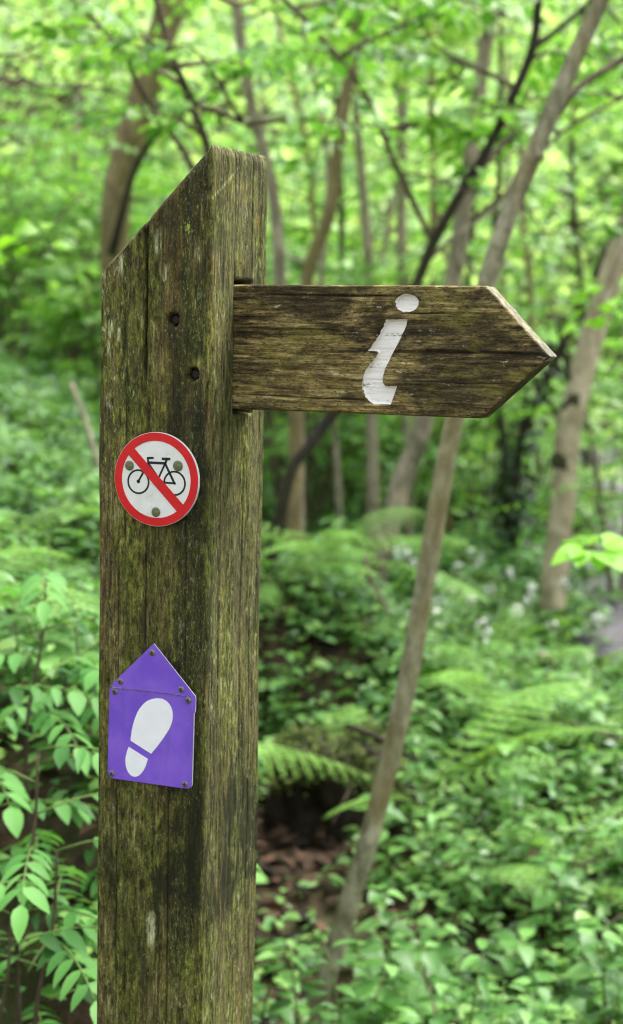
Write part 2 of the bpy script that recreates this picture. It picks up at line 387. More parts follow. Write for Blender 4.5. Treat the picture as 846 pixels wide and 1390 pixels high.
def sprays(mb, B, D, L, K, size, tmp=LT2, m=0, tilt=0.35, twig=None):
    """flat leafy sprays: K leaves alternating along each twig"""
    n = len(B); D = norm(D)
    up = np.tile([0, 0, 1.0], (n, 1))+rng.normal(0, tilt, (n, 3))
    Y = norm(np.cross(up, D)); Zv = np.cross(D, Y)
    for k in range(K):
        t = (k+0.6)/K; sg = 1 if k % 2 else -1
        P = B+D*(L*t)[:, None]-np.array([0, 0, 1])*(0.12*L*t*t)[:, None]
        an = rng.uniform(0.6, 1.1, n) if k < K-1 else np.zeros(n)
        d = D*np.cos(an)[:, None]+sg*Y*np.sin(an)[:, None]+rng.normal(0, 0.15, (n, 3))-np.array([0, 0, 0.25])
        put_leaves(mb, tmp, P, d, Zv+rng.normal(0, 0.25, (n, 3)), size*rng.uniform(0.7, 1.2, n), m)
    if twig is not None:
        for i in range(n):
            e = B[i]+D[i]*L[i]
            tube(mb, [B[i], (B[i]+e)/2-np.array([0, 0, 0.02*L[i]]), e-np.array([0, 0, 0.12*L[i]])], [0.0035, 0.0028, 0.0015], 3, twig)

def grow_crown(mb, starts, nb, length, size, leaf_m=0, bark_m=1, spb=7, K=9, rise=0.25, rad=0.010):
    """nb side branches from the given limb points, each carrying flat sprays"""
    B, D, L = [], [], []
    for i in range(nb):
        s = Vector(starts[rng.integers(len(starts))])
        a = rng.uniform(0, 2*PI); l = length*rng.uniform(0.5, 1.15)
        d = Vector((math.cos(a), math.sin(a), rise*rng.uniform(-0.3, 1.6)))
        pts = [s, s+d*l*0.35+Vector((0, 0, 0.05*l)), s+d*l*0.7+Vector((rng.normal(0, .06), rng.normal(0, .06), 0.03*l)), s+d*l+Vector((rng.normal(0, .1), rng.normal(0, .1), -0.08*l))]
        cp = catmull(pts, 3)
        tube(mb, cp, [rad*(1-0.8*j/(len(cp)-1)) for j in range(len(cp))], 4, bark_m)
        for j in range(spb):
            t = 0.25+0.75*(j+rng.random())/spb; p = cp[min(int(t*(len(cp)-1)), len(cp)-1)]
            b = a+(1 if j % 2 else -1)*rng.uniform(0.3, 1.2)
            B.append(p); D.append((math.cos(b), math.sin(b), rng.normal(0.02, 0.18))); L.append(rng.uniform(0.2, 0.5)*min(1, length))
    sprays(mb, np.array([tuple(b) for b in B]), np.array(D), np.array(L), K, size, m=leaf_m)

# ------------------------------------------------------------------ setting: ground, path
def make_ground():
    xs = np.unique(np.concatenate([np.linspace(-130, -8, 24), np.linspace(-8, -3, 26), np.linspace(-3, 3, 121), np.linspace(3, 8, 26), np.linspace(8, 130, 24)]))
    ys = np.unique(np.concatenate([np.linspace(-120, -4, 16), np.linspace(-4, 1, 12), np.linspace(1, 9, 161), np.linspace(9, 22, 60), np.linspace(22, 150, 50)]))
    X, Y = np.meshgrid(xs, ys); Z = G(X, Y)
    nx = len(xs); ny = len(ys)
    i, j = np.meshgrid(np.arange(nx-1), np.arange(ny-1)); a = (j*nx+i).ravel()
    mb = MB(); mb.add(np.stack([X, Y, Z], -1).reshape(-1, 3), np.stack([a, a+1, a+nx+1, a+nx], 1))
    tag(mb.build('ground', M['ground']), kind='structure')
    mb = MB(); ys = np.linspace(6.5, 24, 60); V = []
    for y in ys:
        c = 1.95+(y-7)*0.165+0.15*math.sin(y*0.6)
        for u in (-0.7, -0.35, 0, 0.35, 0.7):
            x = c+u*0.8*(1+0.12*math.sin(y*1.7+u)); V.append((x, y, g1(x, y)+0.02-0.012*abs(u)))
    mb.add(V, [(r*5+k, r*5+k+1, r*5+k+6, r*5+k+5) for r in range(59) for k in range(4)])
    tag(mb.build('path', M['path']), kind='structure')
make_ground()
def path_dist(x, y): return np.abs(x-(1.95+(y-7)*0.165+0.15*np.sin(y*0.6)))+np.where((y < 6.5) | (y > 22), 9, 0)

# ------------------------------------------------------------------ the fingerpost
TX, TY, YAW = -0.0022, 0.0212, -0.382
W_, D_ = 0.128, 0.1395
RM = (Matrix.Rotation(TX, 4, 'X') @ Matrix.Rotation(TY, 4, 'Y') @ Matrix.Rotation(YAW, 4, 'Z'))
T0 = Vector((-0.5054, 1.4575, -18.9921+CAM_H))+RM @ Vector((0, 0, 18.9921))   # near edge of the post at sign-arm height
ZB = 1.62                                                                       # post foot below that point
ROT = RM.to_euler()
RINV = RM.inverted()
BASE = T0+RM @ Vector((0, 0, -ZB))
def onface(px, py, y=0.0):
    """point on the signed face of the post (plane y = const in the post's frame)"""
    o = Vector((0, 0, CAM_H)); d = U(px, py, 1.0)-o
    lo = RINV @ (o-T0); ld = RINV @ d
    t = (y-lo.y)/ld.y; p = lo+ld*t
    return p.x, p.z
ZL, ZA, ZBK = 19.0651-18.9921, 19.1936-18.9921, 19.1989-18.9921
AY, AH0, AH1, AL, AT = 0.0583, 18.9277-18.9921, 19.0575-18.9921, 0.2693, 0.3358

post_root = empty('fingerpost', BASE, 'weathered mossy wooden signpost with one pointed arm to the right', 'signpost', rot=ROT)
HOLES = [onface(235, 434), onface(262, 508)]
def seg_d(px, pz, a, b):
    ax, az = a; bx, bz = b; t = max(0, min(1, ((px-ax)*(bx-ax)+(pz-az)*(bz-az))/((bx-ax)**2+(bz-az)**2)))
    return math.hypot(px-ax-t*(bx-ax), pz-az-t*(bz-az))
def make_post():
    # perimeter: (x, y, nx, ny), near edge at (0,0); front face y=0, side face x=0
    r = 0.0035; per = []
    def lin(a, b, n, nrm):
        for i in range(n): t = i/n; per.append((a[0]+(b[0]-a[0])*t, a[1]+(b[1]-a[1])*t, *nrm))
    def arc(c, a0, n=4):
        for i in range(n): an = a0+(PI/2)*i/n; per.append((c[0]+r*math.cos(an), c[1]+r*math.sin(an), math.cos(an), math.sin(an)))
    lin((-W_+r, 0), (-r, 0), 100, (0, -1)); arc((-r, r), -PI/2)
    lin((0, r), (0, D_-r), 92, (1, 0)); arc((-r, D_-r), 0)
    lin((-r, D_), (-W_+r, D_), 14, (0, 1)); arc((-W_+r, D_-r), PI/2)
    lin((-W_, D_-r), (-W_, r), 14, (-1, 0)); arc((-W_+r, r), PI)
    n = len(per)
    zs = list(np.linspace(-1.70, -0.80, 24))+list(np.linspace(-0.80, 0.04, 320))[1:]
    NT_ = 56
    f1 = [(x1, z0, z1, w, d) for x1, z0, z1, w, d in [
        (onface(198, 400)[0], -0.06, 0.14, 0.0016, 0.008), (onface(172, 500)[0], -0.25, 0.03, 0.0006, 0.002), (onface(200, 600)[0], -0.34, -0.04, 0.0006, 0.0025),
        (onface(252, 800)[0], -0.50, -0.15, 0.0006, 0.0022), (onface(160, 900)[0], -0.7, -0.2, 0.0006, 0.0022), (onface(228, 1150)[0], -0.75, -0.38, 0.0006, 0.0022)]]
    f2 = [(0.03, -0.6, 0.0, 0.0006, 0.002), (0.055, -0.1, 0.2, 0.0006, 0.002), (0.085, -0.5, -0.1, 0.0006, 0.002), (0.11, -0.7, -0.25, 0.0008, 0.003), (0.1, 0.07, 0.2, 0.0007, 0.0025)]
    # side-face coordinates of a pale scratch near the top
    def onside(px, py):
        o = Vector((0, 0, CAM_H)); d = U(px, py, 1.0)-o; lo = RINV @ (o-T0); ld = RINV @ d; p = lo+ld*(-lo.x/ld.x); return p.y, p.z
    scr = (onside(289, 268), onside(326, 226))
    mz0, mz1 = AH0-0.004, AH1+0.006                      # mortise for the arm
    pale_l = [(onface(205, 1262), 0.006, 0.022), (onface(150, 445), 0.003, 0.010), (onface(161, 452), 0.0025, 0.008), (onface(164, 360), 0.0025, 0.012), (onface(147, 470), 0.002, 0.008), (onface(215, 330), 0.004, 0.014), (onface(224, 370), 0.003, 0.012)]
    V = []; A = []; PL = []
    def row_z(i, x, y):
        if i < len(zs): return zs[i]
        top = ZL+(ZA-ZL)*min(1, (x+W_)/W_)+(ZBK-ZA)*(y/D_)
        return 0.04+(top-0.04)*((i-len(zs)+1)/NT_)
    rows = len(zs)+NT_
    for i in range(rows):
        for (x, y, nx, ny) in per:
            z = row_z(i, x, y)
            s = x if abs(ny) > 0.5 else y+1.0
            q = Vector((x, y, z))
            d = 0.0011*mnoise.noise(Vector((x*55, y*55, z*3.5)))+0.0007*mnoise.noise(Vector((x*170, y*170, z*7)))+0.0004*mnoise.noise(Vector((x*480, y*480, z*22)))
            d += 0.0015*mnoise.noise(Vector((x*9, y*9, z*5+3)))
            cr = 0.0; pl = 0.0
            front = ny < -0.9; side = nx > 0.9
            for (c, z0, z1, w, dep) in (f1 if front else f2 if side else ()):
                if z0 < z < z1:
                    cc = c+0.0012*mnoise.noise(Vector((z*18, c*50, 0)))+0.0006*mnoise.noise(Vector((z*70, c*50, 5)))
                    e = min(1, (z-z0)/0.05, (z1-z)/0.05 if z1 < 0.13 else 1)
                    k = math.exp(-(((x if front else y)-cc)/(w*1.1))**2)*e
                    d -= dep*k; cr = max(cr, k*0.9)
            if front:
                for (hx, hz) in HOLES:
                    hd = math.hypot(x-hx, z-hz)+0.0022*mnoise.noise(q*170)
                    k = 1-sst(0.0052, 0.0074, hd); d -= 0.012*float(k); cr = max(cr, float(k)*0.6)
                for ((lx, lz), rx, rz) in pale_l:
                    e = ((x-lx)/rx)**2+((z-lz)/rz)**2+0.7*mnoise.noise(q*240)
                    if e < 1: pl = max(pl, min(1, (1-e)*2.5))
            if side:
                e = seg_d(y, z, *scr)
                if e < 0.003: pl = max(pl, math.exp(-(e/0.0009)**2))
                if mz0 < z < mz1 and AY-0.0035 < y < AY+0.045:
                    d -= 0.020; cr = 1.0
            # worn top edge
            if i >= rows-3: d -= 0.0007*(i-rows+4)**1.3
            V.append((x+nx*d, y+ny*d, z+ZB)); A.append(cr); PL.append(pl)
    Q = [(i*n+k, i*n+(k+1) % n, (i+1)*n+(k+1) % n, (i+1)*n+k) for i in range(rows-1) for k in range(n)]
    # end-grain cap
    base = (rows-1)*n; cx, cy = -W_/2, D_/2; prev = base
    for ring, f in enumerate((0.97, 0.85, 0.65, 0.4, 0.15)):
        st = len(V)
        for k in range(n):
            x, y, z = V[base+k]; xx = cx+(x-cx)*f; yy = cy+(y-cy)*f
            top = ZL+(ZA-ZL)*(xx+W_)/W_+(ZBK-ZA)*yy/D_+ZB
            V.append((xx, yy, top+0.001+0.0015*mnoise.noise(Vector((xx*120, yy*120, 1))))); A.append(0); PL.append(0.25)
        Q += [(prev+k, prev+(k+1) % n, st+(k+1) % n, st+k) for k in range(n)]; prev = st
    V.append((cx, cy, (ZL+ZA)/2+ZB+0.002)); A.append(0); PL.append(0)
    T = [(prev+k, prev+(k+1) % n, len(V)-1) for k in range(n)]
    mb = MB(); mb.add(V, Q, T)
    o = mb.build('post', M['post'], post_root)
    for nm, dat in (('crack_and_shade', A), ('pale', PL)):
        at = o.data.attributes.new(nm, 'FLOAT', 'POINT'); at.data.foreach_set('value', np.array(dat, np.float32))
    return o
make_post()
for (hx, hz) in HOLES:
    mb = MB(); V = []; 
    for rr, yy in ((0.0055, 0.0125), (0.0053, 0.0072), (0.0042, 0.0060), (0.0, 0.0057)):
        for k in range(6): an = PI/3*k+0.3; V.append((rr*math.cos(an), yy, rr*math.sin(an)))
    Q = [(a*6+k, a*6+(k+1) % 6, a*6+6+(k+1) % 6, a*6+6+k) for a in range(3) for k in range(6)]
    mb.add(V, Q); b = mb.build('bolt', M['bolt'], post_root, smooth=False); b.location = (hx, 0, hz+ZB)

def sm_poly(P, n=6, sharp=()):
    """closed smooth outline through 2-D points; indices in sharp keep their corner"""
    N = len(P); out = []
    for i in range(N):
        a, b, c, d = (np.array(P[(i+k) % N], float) for k in (-1, 0, 1, 2))
        if i in sharp: a = 2*b-c
        if (i+1) % N in sharp: d = 2*c-b
        for k in range(n):
            t = k/n
            out.append(0.5*((2*b)+(c-a)*t+(2*a-5*b+4*c-d)*t*t+(3*b-a-3*c+d)*t**3))
    return np.array(out)
def onarm(px, py):
    o = Vector((0, 0, CAM_H)); d = U(px, py, 1.0)-o; lo = RINV @ (o-T0); ld = RINV @ d; t = (AY-lo.y)/ld.y; p = lo+ld*t; return p.x, p.z
def sdf(poly, X, Z):
    n = len(poly); best = np.full(X.shape, 1e9); ins = np.zeros(X.shape, bool)
    for i in range(n):
        ax, az = poly[i]; bx, bz = poly[(i+1) % n]; L2 = (bx-ax)**2+(bz-az)**2+1e-18
        t = np.clip(((X-ax)*(bx-ax)+(Z-az)*(bz-az))/L2, 0, 1)
        best = np.minimum(best, np.hypot(X-ax-t*(bx-ax), Z-az-t*(bz-az)))
        c = ((az > Z) != (bz > Z))
        with np.errstate(divide='ignore', invalid='ignore'):
            xi = (bx-ax)*(Z-az)/(bz-az)+ax
        ins ^= c & (X < xi)
    return np.where(ins, best, -best)
def make_arm():
    c2 = lambda p: onarm(300+p[0]/1.7625, 370+p[1]/1.7625)
    stem = [(395, 113), (446, 111), (440, 132), (426, 163), (408, 196), (393, 228), (386, 252), (389, 267), (398, 272), (421, 270), (414, 291), (405, 315), (364, 315), (350, 303), (340, 281), (338, 256), (345, 234), (358, 216), (371, 200), (372, 189), (350, 187), (366, 168), (381, 143)]
    dot = [(444+28*math.cos(a), 72-(22 if math.sin(a) < 0 else 21)*math.sin(a)) for a in np.linspace(0, 2*PI, 16, endpoint=False)]
    stem = sm_poly([c2(p) for p in stem], 4, sharp=(0, 1, 9, 11, 12, 20)); dot = sm_poly([c2(p) for p in dot], 3)
    nx, nz = 330, 128; X0 = -0.015
    u = np.linspace(0, 1, nx); v = np.linspace(0, 1, nz)
    tipz = (AH0+AH1)/2-0.003
    Zc = AH0+(AH1-AH0)*v
    Lx = np.where(Zc < tipz, AL-0.001+(AT-AL)*(Zc-AH0)/(tipz-AH0), AL+(AT-AL)*(AH1-Zc)/(AH1-tipz))
    X = X0+(Lx[:, None]-X0)*u[None, :]; Z = np.repeat(Zc[:, None], nx, 1)
    sd = np.maximum(sdf(stem, X, Z), sdf(dot, X, Z))
    edge = np.minimum.reduce([Z-AH0, AH1-Z, Lx[:, None]-X])
    Y = np.zeros_like(X); CR = np.zeros_like(X); WE = np.zeros_like(X)
    cracks = [(0.055, 0.03, 0.20, 0.0007, 0.003), (0.02, 0.0, 0.12, 0.0005, 0.0018), (-0.03, 0.12, 0.30, 0.0005, 0.0018), (-0.05, 0.0, 0.17, 0.0006, 0.002), (0.038, 0.17, 0.27, 0.0006, 0.002), (0.0, 0.2, 0.33, 0.0005, 0.002)]
    for i in range(nz):
        for j in range(nx):
            x, z = X[i, j], Z[i, j]
            d = 0.0010*mnoise.noise(Vector((x*4, 3, z*50)))+0.0007*mnoise.noise(Vector((x*8, 1, z*160)))+0.0004*mnoise.noise(Vector((x*24, 7, z*430)))
            for (cz, x0, x1, w, dep) in cracks:
                if x0 < x < x1:
                    cc = cz+0.0015*mnoise.noise(Vector((x*20, cz*90, 0)))
                    k = math.exp(-((z-cc)/w)**2)*min(1, (x-x0)/0.03, (x1-x)/0.03); d -= dep*k; CR[i, j] = max(CR[i, j], k*0.85)
            Y[i, j] = -d
    carve = 0.006*sst(-0.0006, 0.0010, sd)
    Y += carve+0.0018*(1-sst(0, 0.0022, edge))**2
    paint = np.clip(sd/0.0025, -1, 1)
    TH = 0.037
    # closed solid: front grid, then the rim swept back
    V = [(X[i, j], AY+Y[i, j], Z[i, j]+ZB) for i in range(nz) for j in range(nx)]
    P = list(paint.ravel()); C = list(CR.ravel()); We = list(np.zeros(nx*nz))
    Q = [(i*nx+j, i*nx+j+1, (i+1)*nx+j+1, (i+1)*nx+j) for i in range(nz-1) for j in range(nx-1)]
    rim = [j for j in range(nx)]+[i*nx+nx-1 for i in range(1, nz)]+[(nz-1)*nx+j for j in range(nx-2, -1, -1)]+[i*nx for i in range(nz-2, 0, -1)]
    m = len(rim); prev = rim
    for step_, yy in enumerate(np.linspace(0.004, TH, 9)):
        st = len(V); ins = 0.0012 if step_ == 8 else 0
        for r_ in rim:
            x, _, z = V[r_]; w = 0.0005*mnoise.noise(Vector((x*12, yy*160, z*200)))
            V.append((x+w-ins, AY+yy, z+w+(-ins if z-ZB > 0 else ins))); P.append(-1); low_ = z-ZB < tipz-0.004; C.append(0.62 if low_ and yy < TH else 0); We.append(0 if low_ else 0.65)  # lower rim darkened: damp stain and underside shade put into the colour
        cur = list(range(st, st+m))
        Q += [(prev[(k+1) % m], prev[k], cur[k], cur[(k+1) % m]) for k in range(m)]
        prev = cur
    V.append((0.15, AY+TH, ZB)); P.append(-1); C.append(0); We.append(0.5)
    T = [(prev[(k+1) % m], prev[k], len(V)-1) for k in range(m)]
    mb = MB(); mb.add(V, Q, T)
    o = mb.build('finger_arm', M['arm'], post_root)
    for nm, dat in (('crack_and_shade', C), ('paint', P), ('weather', We)):
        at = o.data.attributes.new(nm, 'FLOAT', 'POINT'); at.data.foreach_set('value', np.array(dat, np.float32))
make_arm()

# ------------------------------------------------------------------ flat sign parts (x right, z up, -y towards the viewer)
def prism(name, poly, yf, yb, mat, parent, bevel=0.0, edge_mat=None):
    bm = bmesh.new(); P = [(float(p[0]), float(p[1])) for p in poly]
    ar = sum(P[i][0]*P[(i+1) % len(P)][1]-P[(i+1) % len(P)][0]*P[i][1] for i in range(len(P)))
    if ar < 0: P = P[::-1]
    vf = [bm.verts.new((x, yf, z)) for x, z in P]; vb = [bm.verts.new((x, yb, z)) for x, z in P]
    f = bm.faces.new(vf); b = bm.faces.new(vb[::-1]); n = len(P)
    sides = [bm.faces.new((vf[i], vb[i], vb[(i+1) % n], vf[(i+1) % n])) for i in range(n)]
    if edge_mat:
        for s in sides: s.material_index = 1
    if bevel: bmesh.ops.bevel(bm, geom=list(f.edges), offset=bevel, segments=2, affect='EDGES', profile=0.5)
    bmesh.ops.recalc_face_normals(bm, faces=bm.faces)
    bmesh.ops.triangulate(bm, faces=[x for x in bm.faces if len(x.verts) > 4])
    me = bpy.data.meshes.new(name); bm.to_mesh(me); bm.free()
    return link(name, me, parent, [mat]+([edge_mat] if edge_mat else []))
def ring(name, outer, inner, yf, yb, mat, parent):
    n = len(outer); V = [(*(outer[i][:1]), yf, outer[i][1]) for i in range(n)]+[(inner[i][0], yf, inner[i][1]) for i in range(n)]
    V += [(a[0], yb, a[2]) for a in V]
    Q = []
    for i in range(n):
        j = (i+1) % n
        Q += [(i, j, n+j, n+i), (i, 2*n+i, 2*n+j, j), (n+i, n+j, 3*n+j, 3*n+i)]
    mb = MB(); mb.add(V, Q); return mb.build(name, mat, parent, smooth=False)
def screw(parent, x, z, y, r, mat, dome=0.6, slot=None, ang=0.4):
    mb = MB(); V = []; rings = 5; n = 18
    for a in range(rings):
        t = a/(rings-1)*PI/2; rr = r*math.cos(t) if a < rings-1 else r*0.02
        for k in range(n): V.append((rr*math.cos(2*PI*k/n), -r*dome*math.sin(t), rr*math.sin(2*PI*k/n)))
    Q = [(a*n+k, a*n+(k+1) % n, a*n+n+(k+1) % n, a*n+n+k) for a in range(rings-1) for k in range(n)]
    mb.add(V, Q, [((rings-1)*n, (rings-1)*n+k, (rings-1)*n+k+1) for k in range(1, n-1)])
    s = mb.build('screw', mat, parent); s.location = (x, y, z)
    if slot:
        for da in (0, PI/2):
            w, h = r*0.55, r*0.13; c, sn = math.cos(ang+da), math.sin(ang+da)
            pl = [(a*c-b*sn, a*sn+b*c) for a, b in ((-w, -h), (w, -h), (w, h), (-w, h))]
            yy = -r*dome-0.00012-(0.00005 if da else 0)
            prism('screw_slot', pl, yy, yy+r*0.3, slot, s)
    return s

# no-cycling sign -----------------------------------------------------------
c3 = lambda x, y, yp=-0.006: onface(130+x/4.976, 570+y/4.976, yp)
SC = c3(408, 402)
sign = empty('no_cycling_sign', T0+RM @ Vector((SC[0], 0, SC[1])), 'round red and white no cycling sign screwed to the mossy post', 'sign', rot=ROT)
def rel(x, y): a = c3(x, y); return (a[0]-SC[0], a[1]-SC[1])
ex = [rel(*p) for p in ((125, 400), (690, 404), (404, 83), (412, 722))]
R0 = (ex[1][0]-ex[0][0]+ex[2][1]-ex[3][1])/4
circ = lambda r, n=72, c=(0, 0): [(c[0]+r*math.cos(2*PI*k/n), c[1]+r*math.sin(2*PI*k/n)) for k in range(n)]
prism('disc', circ(R0), -0.006, -0.0025, M['sign_white'], sign, 0.0004, M['plate_edge'])
RI = R0*0.818
ring('red_border', circ(R0*0.992), circ(RI), -0.0064, -0.006, M['sign_red'], sign)
# diagonal bar clipped to the inner circle
pa, pb, pc, pd = rel(262, 192), rel(592, 573), rel(545, 613), rel(225, 237)
def clip_circ(p, q, r):
    p = np.array(p); q = np.array(q); d = q-p; A = d@d; B = 2*p@d; C = p@p-r*r; s = math.sqrt(B*B-4*A*C); return p+d*(-B-s)/(2*A), p+d*(-B+s)/(2*A)
u0, u1 = clip_circ(pa, pb, RI+0.0004); l0, l1 = clip_circ(pd, pc, RI+0.0004)
prism('red_slash', [u0, u1, l1, l0], -0.0066, -0.006, M['sign_red'], sign)
bike = MB()
def flat(poly): 
    P = [(float(p[0]), float(p[1])) for p in poly]; n = len(P)
    V = [(x, -0.00625, z) for x, z in P]+[(x, -0.006, z) for x, z in P]
    bike.add(V, [(i, n+i, n+(i+1) % n, (i+1) % n) for i in range(n)], [(0, i, i+1) for i in range(1, n-1)])
k2 = R0/320
def stroke(a, b, w=10):
    a = np.array(rel(*a)); b = np.array(rel(*b)); d = (b-a)/np.linalg.norm(b-a); nn = np.array([-d[1], d[0]])*w*k2*0.68; e = d*w*k2*0.4
    flat([a+nn-e, a-nn-e, b-nn+e, b+nn+e])
def bring(c, r, w, n=40):
    c = rel(*c)
    for k in range(n):
        a, b = 2*PI*k/n, 2*PI*(k+1)/n
        flat([(c[0]+rr*k2*math.cos(t), c[1]+rr*k2*math.sin(t)) for rr, t in ((r-w/2, a), (r+w/2, a), (r+w/2, b), (r-w/2, b))])
bring((289, 417), 79, 12.5); bring((533, 428), 79, 12.5)
flat(circ(13*k2, 20, rel(289, 415))); flat(circ(10*k2, 20, rel(533, 428)))
for a, b, w in (((289, 415), (356, 290), 10), ((356, 290), (352, 260), 10), ((352, 258), (388, 256), 11), ((356, 288), (470, 293), 13), ((452, 263), (500, 264), 13), ((481, 265), (470, 297), 12),
                ((470, 295), (425, 392), 10), ((470, 295), (532, 428), 12), ((532, 428), (458, 423), 10), ((425, 392), (356, 292), 10)):
    stroke(a, b, w)
bike.build('bicycle_symbol', M['sign_black'], sign, smooth=False)
for x, y, r in ((230, 308, 34), (557, 310, 36), (408, 622, 33)):
    p = rel(x, y); screw(sign, p[0], p[1], -0.0067, r*k2, M['olive_screw'], 0.28)

# purple waymark ------------------------------------------------------------
c4 = lambda x, y, yp=-0.005: onface(120+x/3.384, 860+y/3.384, yp)
WC = c4(290, 480)
way = empty('waymark_plate', T0+RM @ Vector((WC[0], 0, WC[1])), 'purple pointed waymark plate with a white shoe print', 'waymark', rot=ROT)
def relw(x, y, yp=-0.005): a = c4(x, y, yp); return (a[0]-WC[0], a[1]-WC[1])
def rounded(P, rad):
    out = []; n = len(P)
    for i in range(n):
        a, b, c = np.array(P[i-1]), np.array(P[i]), np.array(P[(i+1) % n]); r = rad[i]
        if r <= 0: out.append(b); continue
        d1 = (a-b)/np.linalg.norm(a-b); d2 = (c-b)/np.linalg.norm(c-b)
        for t in np.linspace(0, 1, 7): out.append(((1-t)**2)*(b+d1*r)+2*t*(1-t)*b+t*t*(b+d2*r))
    return out
low = [relw(*p) for p in ((98, 246), (486, 293), (474, 716), (88, 662))]
prism('foot_plate', rounded(low, (0.004, 0.002, 0.006, 0.007)), -0.005, -0.002, M['purple'], way, 0.0006, M['plate_edge'])
roof = [relw(*p, -0.0058) for p in ((302, 45), (101, 240), (116, 244), (462, 285), (474, 293), (462, 338), (474, 354), (493, 366), (495, 290))]
prism('roof_plate', rounded(roof, (0.0008, 0.0012, 0, 0, 0.002, 0.0025, 0.002, 0.0012, 0.002)), -0.0067, -0.0051, M['purple'], way, 0.0003, M['plate_edge'])
sole = [(320, 297), (358, 309), (383, 343), (388, 388), (376, 430), (352, 470), (322, 512), (289, 552), (242, 522), (194, 491), (201, 440), (214, 392), (236, 345), (272, 309)]
heel = [(186, 520), (230, 548), (274, 576), (263, 611), (245, 641), (220, 657), (195, 650), (177, 622), (171, 582), (177, 546)]
prism('shoe_print_sole', sm_poly([relw(*p) for p in sole], 5, sharp=(7, 9)), -0.0053, -0.005, M['print_white'], way)
prism('shoe_print_heel', sm_poly([relw(*p) for p in heel], 5, sharp=(0, 2)), -0.0053, -0.005, M['print_white'], way)
for i, (x, y, yp) in enumerate(((293, 88, -0.0067), (147, 220, -0.0067), (427, 257, -0.0067), (459, 307, -0.0067), (122, 266, -0.005), (108, 643, -0.005), (444, 692, -0.005))):
    p = relw(x, y, yp); screw(way, p[0], p[1], yp-0.0001, 0.0036, M['steel'], 0.3, M['slot'], 0.3+i)

# ------------------------------------------------------------------ trees
def px_path(pts, d0, d1): 
    n = len(pts); return [U(x, y, d0+(d1-d0)*i/(n-1)) for i, (x, y) in enumerate(pts)]
def tree(name, label, pts, d, w, mat, limbs=(), crown=None, leafm='leaf_canopy', group=None, sides=12, bands=(), knots=(), ivy=0):
    """trunk through photograph points at distances d=(d0,d1), widths w=(base px, top px)"""
    P = px_path(pts, *d)
    b = P[0]; gz = g1(b.x, b.y)
    if b.z > gz-0.05:
        dirn = (P[0]-P[1]); k = min(3, (b.z-gz+0.1)/max(0.05, -dirn.z)) if dirn.z < 0 else 0
        foot = Vector((b.x+0.4*dirn.x*k, b.y, gz-0.08)); P = [foot]+P
    n0 = 22 if knots else 6; C = catmull(P, n0); dd = sum(d)/2
    r0, r1 = w[0]*dd/F/2, w[1]*dd/F/2
    R = [r0+(r1-r0)*i/(len(C)-1) for i in range(len(C))]; R[0] *= 1.35; R[1] *= 1.22; R[2] *= 1.1
    base = Vector((P[0].x, P[0].y, gz))
    root = empty(name, base, label, 'tree', group)
    mb = MB(); kn = []
    for x, y, kr, kh in knots:
        i = min(range(len(C)), key=lambda q: (U(x, y, C[q].y)-C[q]).length)
        kn.append((U(x, y, C[i].y-R[i]*0.8)-base, None, kr, kh))
    tube(mb, [p-base for p in C], R, sides, 0, 0.10, base.x, kn)
    mb.build('trunk', M[mat], root)
    if bands:
        bb = MB()
        for (t0, t1) in bands:
            i0, i1 = int(t0*(len(C)-1)), int(t1*(len(C)-1))+1
            seg = catmull([C[i]-base for i in range(i0, i1+1)], 4); tube(bb, seg, [R[i0]*(0.90+0.12*math.sin(PI*j/(len(seg)-1))) for j in range(len(seg))], 20, 0, 0.42, 3)
        bb.build('moss_band', M['band_moss'], root)
    starts = [p-base for p in C if p.z > (crown or {}).get('zmin', 99)]
    for (lp, ld, lw, lm) in limbs:
        LP = catmull(px_path(lp, *ld), 5); ldm = sum(ld)/2
        mb = MB(); ra, rb = lw[0]*ldm/F/2, lw[1]*ldm/F/2
        tube(mb, [p-base for p in LP], [ra+(rb-ra)*i/(len(LP)-1) for i in range(len(LP))], 8, 0, 0.10, 5)
        mb.build('limb', M[lm], root)
        starts += [p-base for p in LP if p.z > (crown or {}).get('zmin', 99)]
    if crown and starts:
        mb = MB()
        grow_crown(mb, starts, crown['n'], crown.get('len', 1.0), crown.get('size', 0.066), spb=crown.get('spb', 7), K=crown.get('K', 9), rise=crown.get('rise', 0.25))
        mb.build('crown', [M[leafm], M['bark_brown']], root)
    if ivy:
        mb = MB(); idx = rng.integers(1, max(2, int(len(C)*0.55)), ivy); an = rng.uniform(0, 2*PI, ivy)
        Pn = np.array([C[i]-base for i in idx])+np.stack([np.cos(an), np.sin(an), rng.normal(0, 1, ivy)], 1)*np.array([[0.09, 0.09, 0.08]])*rng.uniform(0.5, 1.3, (ivy, 1))
        put_leaves(mb, LTR, Pn, np.stack([np.cos(an), np.sin(an), -0.8+0*an], 1), np.stack([np.cos(an), np.sin(an), 0.8+0*an], 1), rng.uniform(0.05, 0.09, ivy))
        mb.build('ivy', M['leaf_ivy'], root)
    return root

